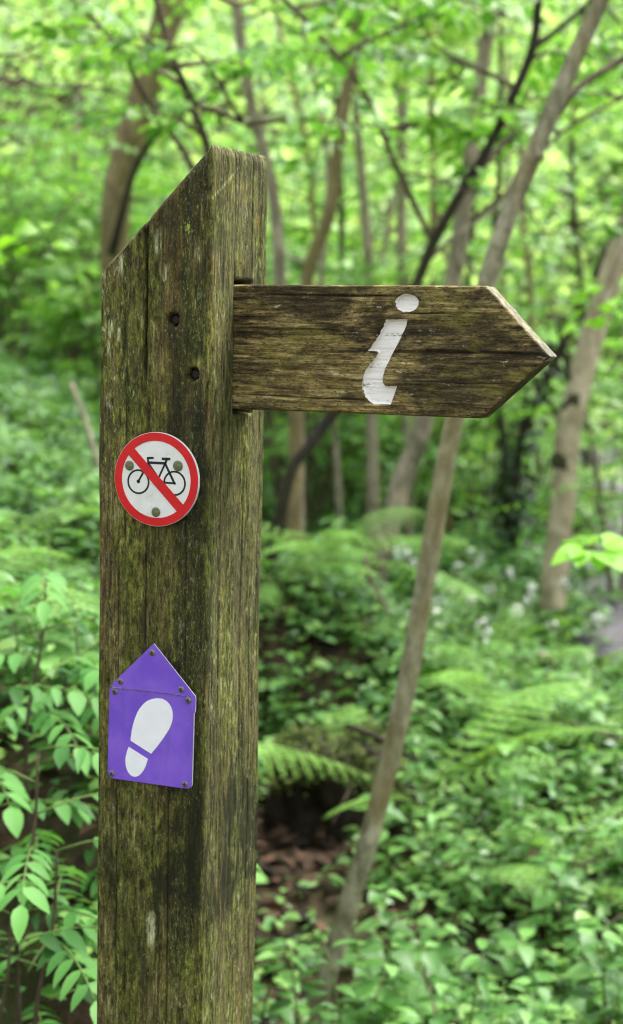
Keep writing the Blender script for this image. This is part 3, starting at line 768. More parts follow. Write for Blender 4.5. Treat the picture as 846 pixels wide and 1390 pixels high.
tree('leaning_sapling', 'slender grey leaning sapling crossing the scene just behind the arm', [(424, 1400), (451, 1300), (499, 1145), (546, 960), (580, 775), (612, 590), (658, 395), (695, 280), (733, 190), (776, 90), (818, -5), (880, -140), (950, -300)], (3.25, 3.5), (30, 22), 'bark_grey',
     limbs=[([(741, 180), (775, 128), (812, 100), (860, 70), (930, 20)], (3.42, 3.7), (11, 6), 'bark_brown')], crown=dict(n=14, zmin=2.75, len=0.8, size=0.05), sides=14,
     knots=[(576, 683, 0.010, 0.012), (584, 776, 0.008, 0.008), (733, 212, 0.013, 0.014), (768, 78, 0.01, 0.008), (560, 935, 0.009, 0.008), (546, 985, 0.012, 0.008), (502, 1143, 0.016, 0.011), (520, 1050, 0.012, 0.009), (620, 520, 0.008, 0.007), (470, 1240, 0.014, 0.009), (668, 360, 0.008, 0.008), (690, 312, 0.008, 0.008)])
tree('woodland_tree', 'pale trunk leaning right with dark moss bands, beside the grey path', [(752, 800), (763, 690), (770, 600), (790, 505), (815, 420), (848, 320), (890, 200), (940, 60), (1000, -140)], (7.6, 7.9), (36, 30), 'bark_tan',
     crown=dict(n=11, zmin=3.0, len=1.2), bands=((0.285, 0.31), (0.385, 0.405)), limbs=[([(780, 540), (762, 470), (755, 430)], (7.7, 7.6), (7, 3), 'bark_dark')])
tree('woodland_tree', 'mossy based trunk rising behind the middle of the arm', [(512, 760), (525, 725), (545, 655), (572, 585), (598, 470), (622, 340), (640, 205), (655, 90), (674, -20), (690, -150)], (7.0, 7.4), (34, 17), 'bark_mossy',
     crown=dict(n=12, zmin=2.5, len=1.1), bands=((0.06, 0.17), (0.3, 0.33)))
tree('dark_tree', 'blackish branching tree forking above the middle of the arm', [(392, 650), (419, 607), (446, 570), (500, 495), (560, 395), (588, 330), (628, 258), (655, 215), (690, 145), (722, 68), (731, 0), (738, -110), (760, -260)], (5.7, 5.9), (17, 11), 'bark_dark',
     limbs=[([(722, 66), (755, 42), (800, 2), (850, -60)], (5.88, 6.0), (9, 5), 'bark_dark'), ([(588, 330), (541, 232), (512, 165), (483, 108), (420, 33), (370, -15), (300, -70)], (5.8, 5.6), (9, 6), 'bark_brown'),
            ([(655, 225), (690, 190), (745, 147), (800, 110), (870, 70)], (5.86, 6.2), (9, 5), 'bark_brown'), ([(640, 300), (700, 250), (760, 182), (846, 133), (920, 105)], (5.9, 6.3), (7, 4), 'bark_brown'), ([(690, 262), (715, 284), (735, 310), (748, 335)], (5.9, 5.9), (4, 2), 'bark_brown'), ([(540, 235), (585, 240), (640, 262)], (5.8, 5.6), (4, 2), 'bark_brown'), ([(575, 360), (618, 320), (655, 296), (690, 268)], (5.8, 5.9), (6, 3), 'bark_pale')],
     crown=dict(n=20, zmin=2.25, len=0.75, size=0.062, spb=6, K=8), leafm='leaf_hazel')
tree('broad_tree', 'thick ochre trunk in the blurred wood left of the post top', [(172, 560), (163, 450), (155, 355), (161, 250), (185, 165), (215, 60), (238, -15), (262, -130)], (10.5, 10.5), (38, 40), 'bark_ochre',
     limbs=[([(152, 345), (163, 300), (180, 240), (208, 188), (255, 150), (300, 120)], (10.3, 9.8), (13, 5), 'bark_dark')], crown=dict(n=9, zmin=3.4, len=1.3, size=0.08), leafm='leaf_far')
tree('hazel_stems', 'thin brown stems fanning out behind the top of the post', [(300, 640), (300, 420), (285, 220), (258, 140), (240, 90), (212, 0), (190, -90)], (5.2, 5.0), (14, 7), 'bark_brown',
     limbs=[([(296, 330), (262, 228), (192, 122), (170, 76), (135, 35), (95, -5), (40, -50)], (5.1, 4.9), (10, 5), 'bark_brown'), ([(258, 140), (300, 150), (345, 172), (378, 176)], (5.0, 5.2), (5, 2), 'bark_pale')],
     crown=dict(n=10, zmin=2.15, len=0.6, size=0.056, spb=5, K=7), leafm='leaf_hazel')
tree('woodland_tree', 'slim grey trunk standing close behind the right edge of the post', [(404, 640), (404, 575), (392, 470), (380, 375), (374, 285), (360, 212), (343, 150), (328, 65), (319, -10), (305, -140)], (8.5, 8.5), (19, 14), 'bark_pale',
     limbs=[([(376, 338), (395, 350), (418, 356)], (8.5, 8.3), (7, 3), 'bark_pale')], crown=dict(n=10, zmin=3.0, len=1.1), leafm='leaf_canopy')
tree('woodland_tree', 'crooked brown trunk above the left end of the arm', [(402, 600), (408, 480), (416, 388), (428, 340), (449, 282), (466, 152), (482, 70), (490, -10), (500, -150)], (7.8, 7.8), (20, 15), 'bark_ochre',
     limbs=[([(484, 58), (520, 28), (560, -5), (610, -40)], (7.8, 7.8), (9, 5), 'bark_dark')], crown=dict(n=10, zmin=2.8, len=1.0), leafm='leaf_canopy')
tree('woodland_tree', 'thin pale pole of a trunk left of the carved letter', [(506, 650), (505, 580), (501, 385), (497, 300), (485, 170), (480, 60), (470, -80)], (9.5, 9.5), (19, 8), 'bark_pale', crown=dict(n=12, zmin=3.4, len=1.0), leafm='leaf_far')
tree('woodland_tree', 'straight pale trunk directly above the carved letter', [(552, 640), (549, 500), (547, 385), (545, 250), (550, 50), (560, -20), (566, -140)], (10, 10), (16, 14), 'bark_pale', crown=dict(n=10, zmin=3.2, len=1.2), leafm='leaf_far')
tree('ivy_tree', 'dark ivy clad leaning trunk behind the tip of the arm', [(694, 725), (698, 665), (710, 590), (740, 520), (775, 445), (818, 355), (870, 250), (930, 120), (980, -20)], (9.2, 9.2), (13, 14), 'bark_dark', crown=dict(n=14, zmin=3.0, len=1.1), ivy=260, leafm='leaf_canopy')
# slim stems far back in the wood
gx = [(438, 9.5), (592, 10.5), (668, 9.3), (100, 15), (432, 14), (455, 12), (520, 15), (600, 13), (640, 12), (690, 15), (720, 13), (790, 14), (350, 16)]
for i, (px, y) in enumerate(gx):
    a = rng.normal(0, 14, 4)
    tree('far_tree', 'slim trunk far back in the blurred green wood', [(px+a[0], 600), (px+a[1]*0.6, 420), (px+a[2], 220), (px+a[3]*1.5, 20), (px+a[3]*2, -150)], (y, y), (10, 6), ('bark_pale', 'bark_ochre', 'bark_dark')[i % 3],
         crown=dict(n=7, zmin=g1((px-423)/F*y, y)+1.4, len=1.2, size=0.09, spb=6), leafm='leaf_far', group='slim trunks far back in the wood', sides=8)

# ------------------------------------------------------------------ bushes
def bush_proto(h, leafm, seed):
    root = empty('woodland_bush', (0, 0, 0), 'leafy green bush in the blurred wood behind the signpost', 'bush', 'bushes in the wood')
    st = []; mb = MB()
    for k in range(7):
        a = 2*PI*k/7+rng.normal(0, .3); l = h*rng.uniform(0.7, 1.1); s = rng.uniform(0.25, 0.6)
        P = catmull([(0.06*math.cos(a), 0.06*math.sin(a), -0.1), (s*0.3*l*math.cos(a), s*0.3*l*math.sin(a), l*0.4), (s*0.6*l*math.cos(a), s*0.6*l*math.sin(a), l*0.75), (s*l*math.cos(a), s*l*math.sin(a), l)], 4)
        tube(mb, P, [0.014*(1-0.7*i/(len(P)-1)) for i in range(len(P))], 5, 0); st += P[3:]
    mb.build('stems', M['bark_brown'], root)
    mb = MB(); grow_crown(mb, st, 34, 0.75*h*0.5, 0.075, spb=5, K=8, rise=0.2, rad=0.006)
    mb.build('foliage', [M[leafm], M['bark_brown']], root)
    return root
protos = [bush_proto(2.4, 'leaf_canopy', 1), bush_proto(1.9, 'leaf_far', 2), bush_proto(2.8, 'leaf_hazel', 3), bush_proto(1.5, 'leaf_canopy', 4)]
used = set(); placed = 0
spots = []
for i in range(400):
    y = 8.5+rng.random()**0.8*12; x = rng.uniform(-0.27*y-0.8, 0.27*y+0.8)
    if path_dist(x, y) < 1.0+0.03*y: continue
    px = 423+x/y*F
    if y < 11 and 500 < px: continue                      # keep the open ground cover of the middle distance
    if y < 10 and px > 330: continue
    if y < 13.5 and px < 130: continue
    if y < 12 and 90 < px < 330: continue                 # the thick trunk stands clear
    if any((x-a)**2+(y-b)**2 < 0.7 for a, b in spots): continue
    spots.append((x, y))
    if len(spots) >= 44: break
nmain = len(spots)
for px, y in ((660, 10.2), (725, 11.5), (845, 8.3), (600, 12), (560, 11), (480, 11.5), (430, 10.6), (690, 13), (820, 12.5), (880, 10)): spots.append(((px-423)/F*y, y))
for i, (x, y) in enumerate(spots):
    p = protos[i % 4]; o = p if i < 4 else copy_tree(p)
    o.location = (x, y, g1(x, y)); s = rng.uniform(0.75, 1.25) if i < nmain else rng.uniform(0.5, 0.72); o.scale = (s, s, s*rng.uniform(0.9, 1.15)); o.rotation_euler = (0, 0, rng.uniform(0, 6.28))

# ------------------------------------------------------------------ distant hillside wood
def distant():
    mb = MB()
    # clumped crowns over the hillside
    nC = 900; cy = 19+rng.random(nC)**1.1*50; cx = rng.uniform(-0.42, 0.42, nC)*cy*1.15
    cr = rng.uniform(0.8, 2.0, nC); cz = G(cx, cy)+rng.uniform(0.3, 5.0, nC)*np.where(-cx/cy > 0.15, 0.7, 1)
    keep = path_dist(cx, cy) > 1.4; cx, cy, cr, cz = cx[keep], cy[keep], cr[keep], cz[keep]
    k = 75; n = len(cx)
    u = norm(rng.normal(0, 1, (n, k, 3)))*np.array([1, 1, 0.7]); rr = rng.random((n, k, 1))**0.45
    P = (np.stack([cx, cy, cz], 1)[:, None]+u*rr*cr[:, None, None]).reshape(-1, 3)
    N = len(P)
    d = norm(rng.normal(0, 1, (N, 3))*np.array([1, 1, 0.35])); z = np.tile([0, -0.35, 1.0], (N, 1))+rng.normal(0, 0.45, (N, 3))
    put_leaves(mb, LTR, P, d, z, rng.uniform(0.16, 0.34, N)*np.clip(P[:, 1]/26, 0.75, 1.8))
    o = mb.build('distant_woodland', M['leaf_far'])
    tag(o, 'pale green wood covering the valley side in the far background', 'woodland', kind='stuff')
distant()

# ------------------------------------------------------------------ ground cover
def visible_xy(n, y0, y1, power=1.0, spread=0.26, pad=0.25):
    y = y0+(y1-y0)*rng.random(n)**power; x = rng.uniform(-1, 1, n)*(spread*y+pad); return x, y
def litter_mask(x, y):
    m = np.exp(-(((x+0.10)/0.28)**2+((y-4.15)/1.1)**2)*1.1)
    m = np.maximum(m, 0.9*np.exp(-(((x-0.03)/0.25)**2+((y-4.55)/0.3)**2)))
    m = np.maximum(m, 0.7*np.exp(-(((x-1.0)/0.25)**2+((y-4.4)/0.35)**2)))
    return m
def ground_cover():
    mb = MB()
    for (n, y0, y1, sz, hh, K) in ((2600, 2.3, 5.5, 0.040, 0.16, 7), (5200, 4.5, 10, 0.052, 0.20, 7), (8000, 8, 19, 0.080, 0.34, 6)):
        x, y = visible_xy(n, y0, y1, 0.8)
        xw, yw = visible_xy(n, y0, y1, 0.8, 0.75, 0.6); kw = np.abs(xw) > 0.26*yw+0.25; x, y = np.concatenate([x, xw[kw]]), np.concatenate([y, yw[kw]]); n = len(x)
        k = (rng.random(n) > litter_mask(x, y)*1.08) & (path_dist(x, y) > 0.15+0.55*rng.random(n)**0.6); x, y = x[k], y[k]; n = len(x)
        clump = 0.5+0.5*np.sin(x*3.3+1.7*np.sin(y*2.1))*np.sin(y*2.6+1.3*np.sin(x*2.9))
        h = hh*(0.25+0.9*clump*rng.random(n)); z = G(x, y)
        for j in range(K):
            a = rng.uniform(0, 2*PI, n); e = rng.uniform(0.1, 1.0, n)
            P = np.stack([x+0.02*np.cos(a), y+0.02*np.sin(a), z+h*(0.35+0.65*(j+1)/K)], 1)
            D = np.stack([np.cos(a), np.sin(a), 0.35-e*0.5], 1)
            Z = np.stack([0.2*np.cos(a), 0.2*np.sin(a), 1+0*a], 1)+rng.normal(0, 0.25, (n, 3))
            put_leaves(mb, (LT4, LTN, LT2, LTN)[j % 4] if sz < 0.05 else (LT2, LTN, LTR)[j % 3], P, D, Z, sz*rng.uniform(0.55, 1.4, n), j % 2)
    o = mb.build('ground_cover', [M['leaf_ground'], M['leaf_dark']])
    tag(o, 'low green leafy ground cover over the woodland floor', 'ground cover', kind='stuff')
    mb = MB()
    x, y = visible_xy(9000, 2.3, 7, 0.9); k = rng.random(9000) < 0.12+0.6*litter_mask(x, y); x, y = x[k], y[k]; n = len(x)
    a = rng.uniform(0, 2*PI, n)
    put_leaves(mb, LT2, np.stack([x, y, G(x, y)+0.008+0.02*rng.random(n)], 1), np.stack([np.cos(a), np.sin(a), rng.normal(0.1, .25, n)], 1), np.array([0, 0, 1.0])+rng.normal(0, 0.4, (n, 3)), rng.uniform(0.03, 0.075, n))
    tag(mb.build('leaf_litter', M['litter']), 'brown fallen leaves on the bare patch of woodland floor', 'leaf litter', kind='stuff')
ground_cover()

# broad leaved woodland plants near the bottom right and left, each on its own stem
def plant_proto(h, pairs, size, tmp):
    root = empty('woodland_plant', (0, 0, 0), 'low broad leaved green plant on the woodland floor', 'plant', 'broad leaved plants on the woodland floor')
    mb = MB(); lean = rng.normal(0, 0.05, 2)
    tip = np.array([lean[0], lean[1], h])
    tube(mb, [(0, 0, -0.03), tip*0.5+np.array([0.01, 0, 0]), tip], [0.0035, 0.0028, 0.0018], 5); mb.build('stem', M['stalk'], root)
    mb = MB(); P, D, Z, s = [], [], [], []
    for i in range(pairs):
        t = 0.35+0.65*i/(pairs-1); a0 = i*PI/2+rng.normal(0, .25)
        for sg in range(2 if i < pairs-1 else 3):
            a = a0+sg*(PI if i < pairs-1 else 2*PI/3)+rng.normal(0, .2)
            P.append(tip*t+np.array([math.cos(a), math.sin(a), 0])*0.012); D.append((math.cos(a), math.sin(a), rng.uniform(-0.15, 0.35))); Z.append((rng.normal(0, .12), rng.normal(0, .12), 1)); s.append(size*(1.15-0.45*t)*rng.uniform(0.8, 1.2))
    put_leaves(mb, tmp, np.array(P), np.array(D), np.array(Z, float), np.array(s)); mb.build('leaves', M['leaf_plant'], root)
    return root
pp = [plant_proto(0.22, 5, 0.075, LT4), plant_proto(0.30, 6, 0.07, LTN), plant_proto(0.16, 4, 0.08, LT4), plant_proto(0.26, 5, 0.065, LTR)]
c = 0; tries = 0
while c < 250 and tries < 3000:
    tries += 1
    y = 2.75+rng.random()**1.1*3.8; x = rng.uniform(-0.25*y-0.1, 0.25*y+0.15)
    if rng.random() < litter_mask(x, y)*1.6 or math.hypot(x+0.5, y-1.5) < 0.35: continue
    o = pp[c % 4] if c < 4 else copy_tree(pp[c % 4]); s = rng.uniform(0.7, 1.15)
    o.location = (x, y, g1(x, y)); o.scale = (s, s, s); o.rotation_euler = (rng.normal(0, .1), rng.normal(0, .1), rng.uniform(0, 6.28)); c += 1

# ------------------------------------------------------------------ ferns
def frond_mesh(L, width, droop, pairs=15):
    mb = MB()
    def pt(t): return np.array([L*t*(1-0.12*t*t), 0, L*(0.75*t-droop*t*t)])
    tube(mb, [pt(t) for t in np.linspace(0, 1, 12)], [0.003*(1-0.8*t) for t in np.linspace(0, 1, 12)], 4, 1)
    for i in range(pairs):
        t = 0.16+0.84*i/pairs; p = pt(t); tg = norm(pt(min(1, t+0.02))-pt(t-0.02)); nrm = np.array([-tg[2], 0, tg[0]])
        ln = width*math.sin(PI*(0.12+0.86*(1-t))**0.8)**0.9*0.5+0.008
        for sg in (1, -1):
            d = norm(np.array([0, sg, 0])*0.93+tg*0.36-nrm*0.10)
            m = max(5, int(ln/0.007)); q = np.arange(m)/m
            P = p[None]+d[None]*(ln*(q+0.04))[:, None]-np.array([0, 0, 1])*(0.15*ln*q*q)[:, None]
            side = norm(np.cross(nrm, d)); pl = 0.105*ln*(1-q)**0.6+0.004
            for s2 in (1, -1):
                D = np.tile(side*s2*0.9+d*0.45, (m, 1)); put_leaves(mb, (LTF[0], LTF[1]), P, D, np.tile(nrm, (m, 1))+rng.normal(0, .08, (m, 3)), pl, 0)
    return mb.mesh('frond')
LTF = ltemp(2, 0.55, fold=0.1, droop=0.1, power=0.6)
fm = [frond_mesh(0.75, 0.27, 0.42, 15), frond_mesh(0.62, 0.23, 0.5, 13), frond_mesh(0.50, 0.19, 0.36, 11)]
for m_ in fm: m_.materials.append(M['leaf_fern']); m_.materials.append(M['stalk'])
def fern(x, y, n, mi, sc, label, a0=0, arc=2*PI, group=None, lift=0.0):
    root = empty('fern', (x, y, g1(x, y)+lift), label, 'fern', group)
    for i in range(n):
        o = bpy.data.objects.new('frond', fm[(mi+(i % 2)) % 3]); COL.objects.link(o); o.parent = root
        s = sc*rng.uniform(0.8, 1.15); o.scale = (s, s, s); o.rotation_euler = (rng.normal(0, .15), rng.normal(0.05, .16), a0+arc*(i+0.3*rng.normal())/n)
    return root
fern(-0.74, 3.25, 8, 0, 0.9, 'large pale fern arching over the bank left of the post', a0=1.5, arc=4.2, lift=0.10)
fern(-0.66, 2.95, 6, 1, 0.62, 'smaller fern on the bank directly left of the no cycling sign', a0=1.9, arc=3.4, lift=0.10)
fern(-0.95, 4.3, 7, 0, 0.9, 'fern at the back of the left bank below the fallen stick', lift=0.1)
fern(0.05, 5.45, 9, 0, 0.9, 'large fern on the mound under the left end of the arm', lift=0.16)
fern(-0.14, 5.35, 7, 1, 0.7, 'fern touching the right edge of the post above the dark hollow', lift=0.14)
fern(0.60, 5.0, 6, 1, 0.85, 'flat spreading fern right of the sapling beside the short dark stump', lift=0.10)
fern(0.30, 4.25, 6, 2, 1.05, 'light green fern in front of the rotten stump, right of the sapling', lift=0.10)
fern(0.66, 3.75, 6, 1, 0.72, 'fern near the lower right corner among broad leaves', lift=0.10)
fern(0.98, 4.9, 6, 2, 0.85, 'small fern at the right edge of the clearing', lift=0.08)

# ------------------------------------------------------------------ compound leaved saplings on the left
def sapling(x, y, h, n, ang, label, lean=(0.05, 0.0)):
    z0 = g1(x, y); root = empty('ash_sapling', (x, y, z0), label, 'sapling', 'compound leaved saplings left of the post')
    tip = np.array([lean[0], lean[1], h])
    mb = MB(); tube(mb, catmull([(0, 0, -0.05), tip*0.4+np.array([-0.02, 0, 0]), tip*0.75, tip], 4), np.linspace(0.0055, 0.002, 13), 6); mb.build('stem', M['bark_brown'], root)
    for i in range(n):
        t = 0.30+0.70*i/(n-1); a = ang+i*2.4+rng.normal(0, .3); L = rng.uniform(0.20, 0.27)
        mb = MB(); d = np.array([math.cos(a), math.sin(a), 0.35]); b = tip*t
        R = [b+d*L*u-np.array([0, 0, 0.38*L*u*u]) for u in np.linspace(0, 1, 8)]
        tube(mb, R, np.linspace(0.002, 0.001, 8), 4, 1)
        P, D, Zv, s = [], [], [], []; yv = np.array([-math.sin(a), math.cos(a), 0])
        for k in range(6):
            u = 0.22+0.78*k/5; p = b+d*L*u-np.array([0, 0, 0.38*L*u*u]); tg = d-np.array([0, 0, 0.76*u])
            if k < 5:
                for sg in (1, -1): P.append(p); D.append(tg*0.55+yv*sg*0.85-np.array([0, 0, 0.25])); Zv.append((rng.normal(0, .12), rng.normal(0, .12), 1)); s.append(0.052*rng.uniform(0.85, 1.15))
            else: P.append(p); D.append(tg); Zv.append((0, 0, 1)); s.append(0.06)
        put_leaves(mb, LTN, np.array(P), np.array(D), np.array(Zv, float), np.array(s)); mb.build('compound_leaf', [M['leaf_ash'], M['stalk']], root)
    return root
def sap_at(px, py, y, n, ang, label, lean=(0.04, -0.03)):
    p = U(px, py, y); sapling(p.x-lean[0], y-lean[1], p.z-g1(p.x-lean[0], y), n, ang, label, lean)
sap_at(62, 800, 2.55, 8, 0.2, 'tallest compound leaved sapling, at the level of the shoe print plate')
sap_at(52, 1040, 2.25, 8, 1.2, 'compound leaved sapling at the far left below the shoe print plate')
sap_at(78, 1175, 2.15, 8, 2.0, 'lowest compound leaved sapling near the bottom left corner')
sap_at(-15, 930, 2.5, 7, 0.4, 'compound leaved sapling half cut by the left edge')
sap_at(15, 1260, 2.1, 7, 0.9, 'compound leaved sapling in the very bottom left corner')
sap_at(100, 905, 2.75, 8, 3.0, 'compound leaved sapling touching the left edge of the post')
sap_at(40, 1130, 2.8, 8, 0.6, 'compound leaved sapling half hidden at the back of the lower left group')
sap_at(110, 1230, 2.6, 7, 4.0, 'compound leaved sapling low against the left edge of the post')

# ------------------------------------------------------------------ wild garlic in flower
def garlic_proto():
    root = empty('white_flower_plant', (0, 0, 0), 'green plant with a loose head of small white flowers', 'flower', 'white flowering plants beyond the sapling')
    mb = MB(); n = 6; a = np.linspace(0, 2*PI, n, endpoint=False)+rng.normal(0, .2, n)
    put_leaves(mb, LTS, np.zeros((n, 3)), np.stack([np.cos(a)*0.6, np.sin(a)*0.6, 0.9+0*a], 1), np.stack([-np.cos(a), -np.sin(a), 0.7+0*a], 1), rng.uniform(0.16, 0.24, n)); mb.build('leaves', M['leaf_ground'], root)
    mb = MB(); tube(mb, [(0, 0, 0), (0.01, 0, 0.14), (0.015, 0.0, 0.27)], [0.003, 0.0025, 0.002], 5); mb.build('stalk', M['stalk'], root)
    mb = MB(); n = 14; u = norm(rng.normal(0, 1, (n, 3))+np.array([0, 0, 0.5]))
    for i in range(n):
        c = np.array([0.015, 0, 0.27])+u[i]*0.028; e = norm(np.cross(u[i], [0.3, 0.5, 0.2])); f = np.cross(u[i], e)
        aa = np.linspace(0, 2*PI, 6, endpoint=False)
        put_leaves(mb, LTF, np.tile(c, (6, 1)), np.cos(aa)[:, None]*e+np.sin(aa)[:, None]*f+0.35*u[i], np.tile(u[i], (6, 1)), np.full(6, 0.014))
    mb.build('flower_head', M['flower'], root)
    return root
gp = [garlic_proto(), garlic_proto(), garlic_proto()]
fl = [(536, 750), (545, 742), (555, 752), (560, 765), (590, 735), (641, 750), (648, 765), (655, 758), (590, 770), (600, 785), (615, 800), (575, 800), (652, 850), (660, 862), (725, 800), (720, 812), (770, 790), (640, 815), (690, 780), (600, 815), (745, 850), (800, 765), (810, 840), (585, 835), (560, 840), (668, 800), (620, 770), (700, 830)]
for i, (px, py) in enumerate(fl):
    y = 7.0
    for it in range(12):
        p = U(px, py, y); e = p.z-(g1(p.x, y)+0.27); y += e/0.16*0.6; y = min(max(y, 4.5), 12)
    o = gp[i] if i < 3 else copy_tree(gp[i % 3]); p = U(px, py, y)
    o.location = (p.x, y, p.z-0.27); s = rng.uniform(0.65, 1.05); o.scale = (s, s, 1); o.rotation_euler = (0, 0, rng.uniform(0, 6.28))

# ------------------------------------------------------------------ sprays of bright leaves that stand out
def spray_thing(label, px, py, y, n, size, leafm, spread=0.12, hang=0.35):
    p = U(px, py, y); root = empty('leafy_sprig', (p.x, p.y, p.z), label, 'sprig')
    mb = MB(); a0 = rng.uniform(0, 6.28)
    end = np.array([0.6*spread, 0.1, hang])
    tube(mb, catmull([end*1.6, end, end*0.4, (0, 0, 0)], 3), np.linspace(0.004, 0.0015, 10), 5, 1)
    t = rng.random(n); a = rng.uniform(0, 2*PI, n)
    P = end[None]*t[:, None]+np.stack([np.cos(a), np.sin(a), 0*a], 1)*spread*0.35
    put_leaves(mb, LTR, P, np.stack([np.cos(a), np.sin(a), -0.25+0*a], 1), np.array([0, -0.35, 1.0])+rng.normal(0, .3, (n, 3)), size*rng.uniform(0.75, 1.2, n))
    mb.build('leaves', [M[leafm], M['bark_brown']], root)
for lb, px, py, y, n, sz, lm, sp, hg in (
    ('bright leafy sprig hanging in front of the pale leaning trunk', 800, 450, 5.5, 20, 0.07, 'leaf_bright', 0.16, 0.2),
    ('leafy sprig right of the arm tip, below the bright one', 700, 400, 6.2, 14, 0.062, 'leaf_hazel', 0.2, 0.25),
    ('leafy sprig hanging above the left end of the arm', 425, 225, 4.6, 16, 0.062, 'leaf_hazel', 0.2, 0.3),
    ('leafy sprig hanging right of the post top', 395, 130, 4.8, 18, 0.062, 'leaf_hazel', 0.24, 0.25),
    ('leafy sprig above the carved letter at the fork of the dark tree', 625, 265, 5.6, 12, 0.062, 'leaf_hazel', 0.18, 0.12),
    ('leafy sprig at the top centre above the crooked trunk', 470, 40, 5.0, 18, 0.062, 'leaf_hazel', 0.26, 0.2),
    ('leafy sprig left of the thick ochre trunk at the left edge', 20, 355, 5.0, 18, 0.062, 'leaf_bright', 0.22, 0.15),
    ('leafy sprig high on the right beside the leaning sapling', 830, 330, 5.8, 16, 0.062, 'leaf_hazel', 0.2, 0.25)):
    spray_thing(lb, px, py, y, n, sz, lm, sp, hg)
def broad_leaf_plant():
    p = U(806, 745, 3.7); z0 = g1(p.x, p.y); root = empty('sycamore_seedling', (p.x, p.y, z0), 'tall seedling with a few large bright yellow green leaves at the right edge', 'seedling')
    h = p.z-z0; mb = MB(); tube(mb, catmull([(0.34, 0.1, -0.1), (0.33, 0.1, h*0.5), (0.22, 0.04, h*0.93), (0, 0, h)], 5), np.linspace(0.006, 0.0025, 16), 6); mb.build('stem', M['stalk'], root)
    for a, e, s in ((3.6, -0.1, 0.10), (0.3, 0.1, 0.12), (5.2, -0.2, 0.09), (1.9, 0.2, 0.10)):
        mb = MB(); d = np.array([math.cos(a), math.sin(a), e])
        for k in (-0.75, 0, 0.75):
            dd = np.array([math.cos(a+k), math.sin(a+k), e-0.1*abs(k)])
            put_leaves(mb, LTR, (np.array([[0, 0, h]])+d*0.03), dd[None], np.array([[0, -0.3, 1.0]]), np.array([s*(1 if k == 0 else 0.8)]))
        mb.build('leaf', M['leaf_bright'], root)
broad_leaf_plant()

# ------------------------------------------------------------------ rotten stump, sticks, cut stem
def rotten_stump():
    c = U(455, 1075, 4.35); z0 = g1(c.x, c.y)
    root = empty('rotten_stump', (c.x, c.y, z0), 'rotten mossy stump with a black hollow behind the sapling', 'stump')
    mb = MB(); V = []; n = 64; rows = 26
    for i in range(rows):
        t = i/(rows-1)
        for k in range(n):
            a = 2*PI*k/n; rr = (0.215-0.085*t)*(1+0.18*math.sin(3*a+1)+0.1*math.sin(7*a))
            q = Vector((math.cos(a)*2.5, math.sin(a)*2.5, t*2)); rr += 0.05*mnoise.noise(q*1.5)+0.025*mnoise.noise(q*5)
            hol = math.exp(-(((a-1.5*PI+0.45+PI) % (2*PI)-PI)/0.62)**2-((t-0.38)/0.34)**2)
            rr *= 1-0.62*hol
            V.append((rr*math.cos(a)*1.15, rr*math.sin(a), -0.08+0.33*t+0.03*mnoise.noise(q*2)))
    Q = [(i*n+k, i*n+(k+1) % n, (i+1)*n+(k+1) % n, (i+1)*n+k) for i in range(rows-1) for k in range(n)]
    V.append((0, 0, 0.22)); T = [((rows-1)*n+k, (rows-1)*n+(k+1) % n, len(V)-1) for k in range(n)]
    mb.add(V, Q, T); mb.build('stump_wood', M['rot'], root)
    mb = MB(); N = 2600; a = rng.uniform(0, 2*PI, N); r = 0.15*np.sqrt(rng.random(N))*1.15
    edge = rng.random(N) < 0.5; r = np.where(edge, rng.uniform(0.11, 0.18, N), r)
    P = np.stack([r*np.cos(a)*1.15, r*np.sin(a), 0.255-1.3*np.clip(r-0.12, 0, 1)+rng.normal(0, .014, N)+0.03*np.sin(a*3)], 1)
    put_leaves(mb, LTF, P, np.stack([np.cos(a), np.sin(a), rng.normal(0.2, .5, N)], 1), np.array([0, 0, 1.0])+rng.normal(0, .5, (N, 3)), rng.uniform(0.012, 0.03, N)); mb.build('moss_cushion', M['moss'], root)
rotten_stump()
def stick(name, label, pts, d, w, mat):
    P = catmull(px_path(pts, *d), 5); b = P[0].copy(); root = empty(name, b, label, 'stick'); dm = sum(d)/2
    mb = MB(); tube(mb, [p-b for p in P], [(w[0]+(w[1]-w[0])*i/(len(P)-1))*dm/F/2 for i in range(len(P))], 8, 0, 0.15, 2); mb.build('stick', M[mat], root)
stick('fallen_stick', 'grey dead stick leaning in the undergrowth at the left', [(150, 690), (133, 630), (118, 575), (97, 520)], (6.4, 6.6), (9, 5), 'bark_pale')
stick('broken_branch', 'reddish broken branch lying across the rotten stump', [(470, 985), (510, 1000), (545, 1020), (570, 1036)], (4.25, 4.1), (9, 6), 'rot')
stick('broken_branch', 'thin bent stick on the slope below the large fern', [(495, 755), (505, 790), (520, 815), (530, 835)], (5.3, 5.0), (7, 4), 'bark_brown')
stick('hanging_twig', 'broken twig with a bent end hanging at the top edge', [(270, -30), (300, -2), (325, 6), (350, -4), (365, -40)], (3.6, 3.7), (6, 4), 'bark_ochre')
stick('hanging_twig', 'thin bare twig crossing the upper left edge', [(-60, 62), (0, 75), (36, 70), (60, 58)], (4.2, 4.3), (5, 2), 'bark_brown')
stick('hanging_twig', 'thin horizontal twig left of the thick ochre trunk', [(-60, 98), (0, 106), (70, 118), (150, 122), (200, 150)], (6.2, 6.4), (6, 3), 'bark_brown')
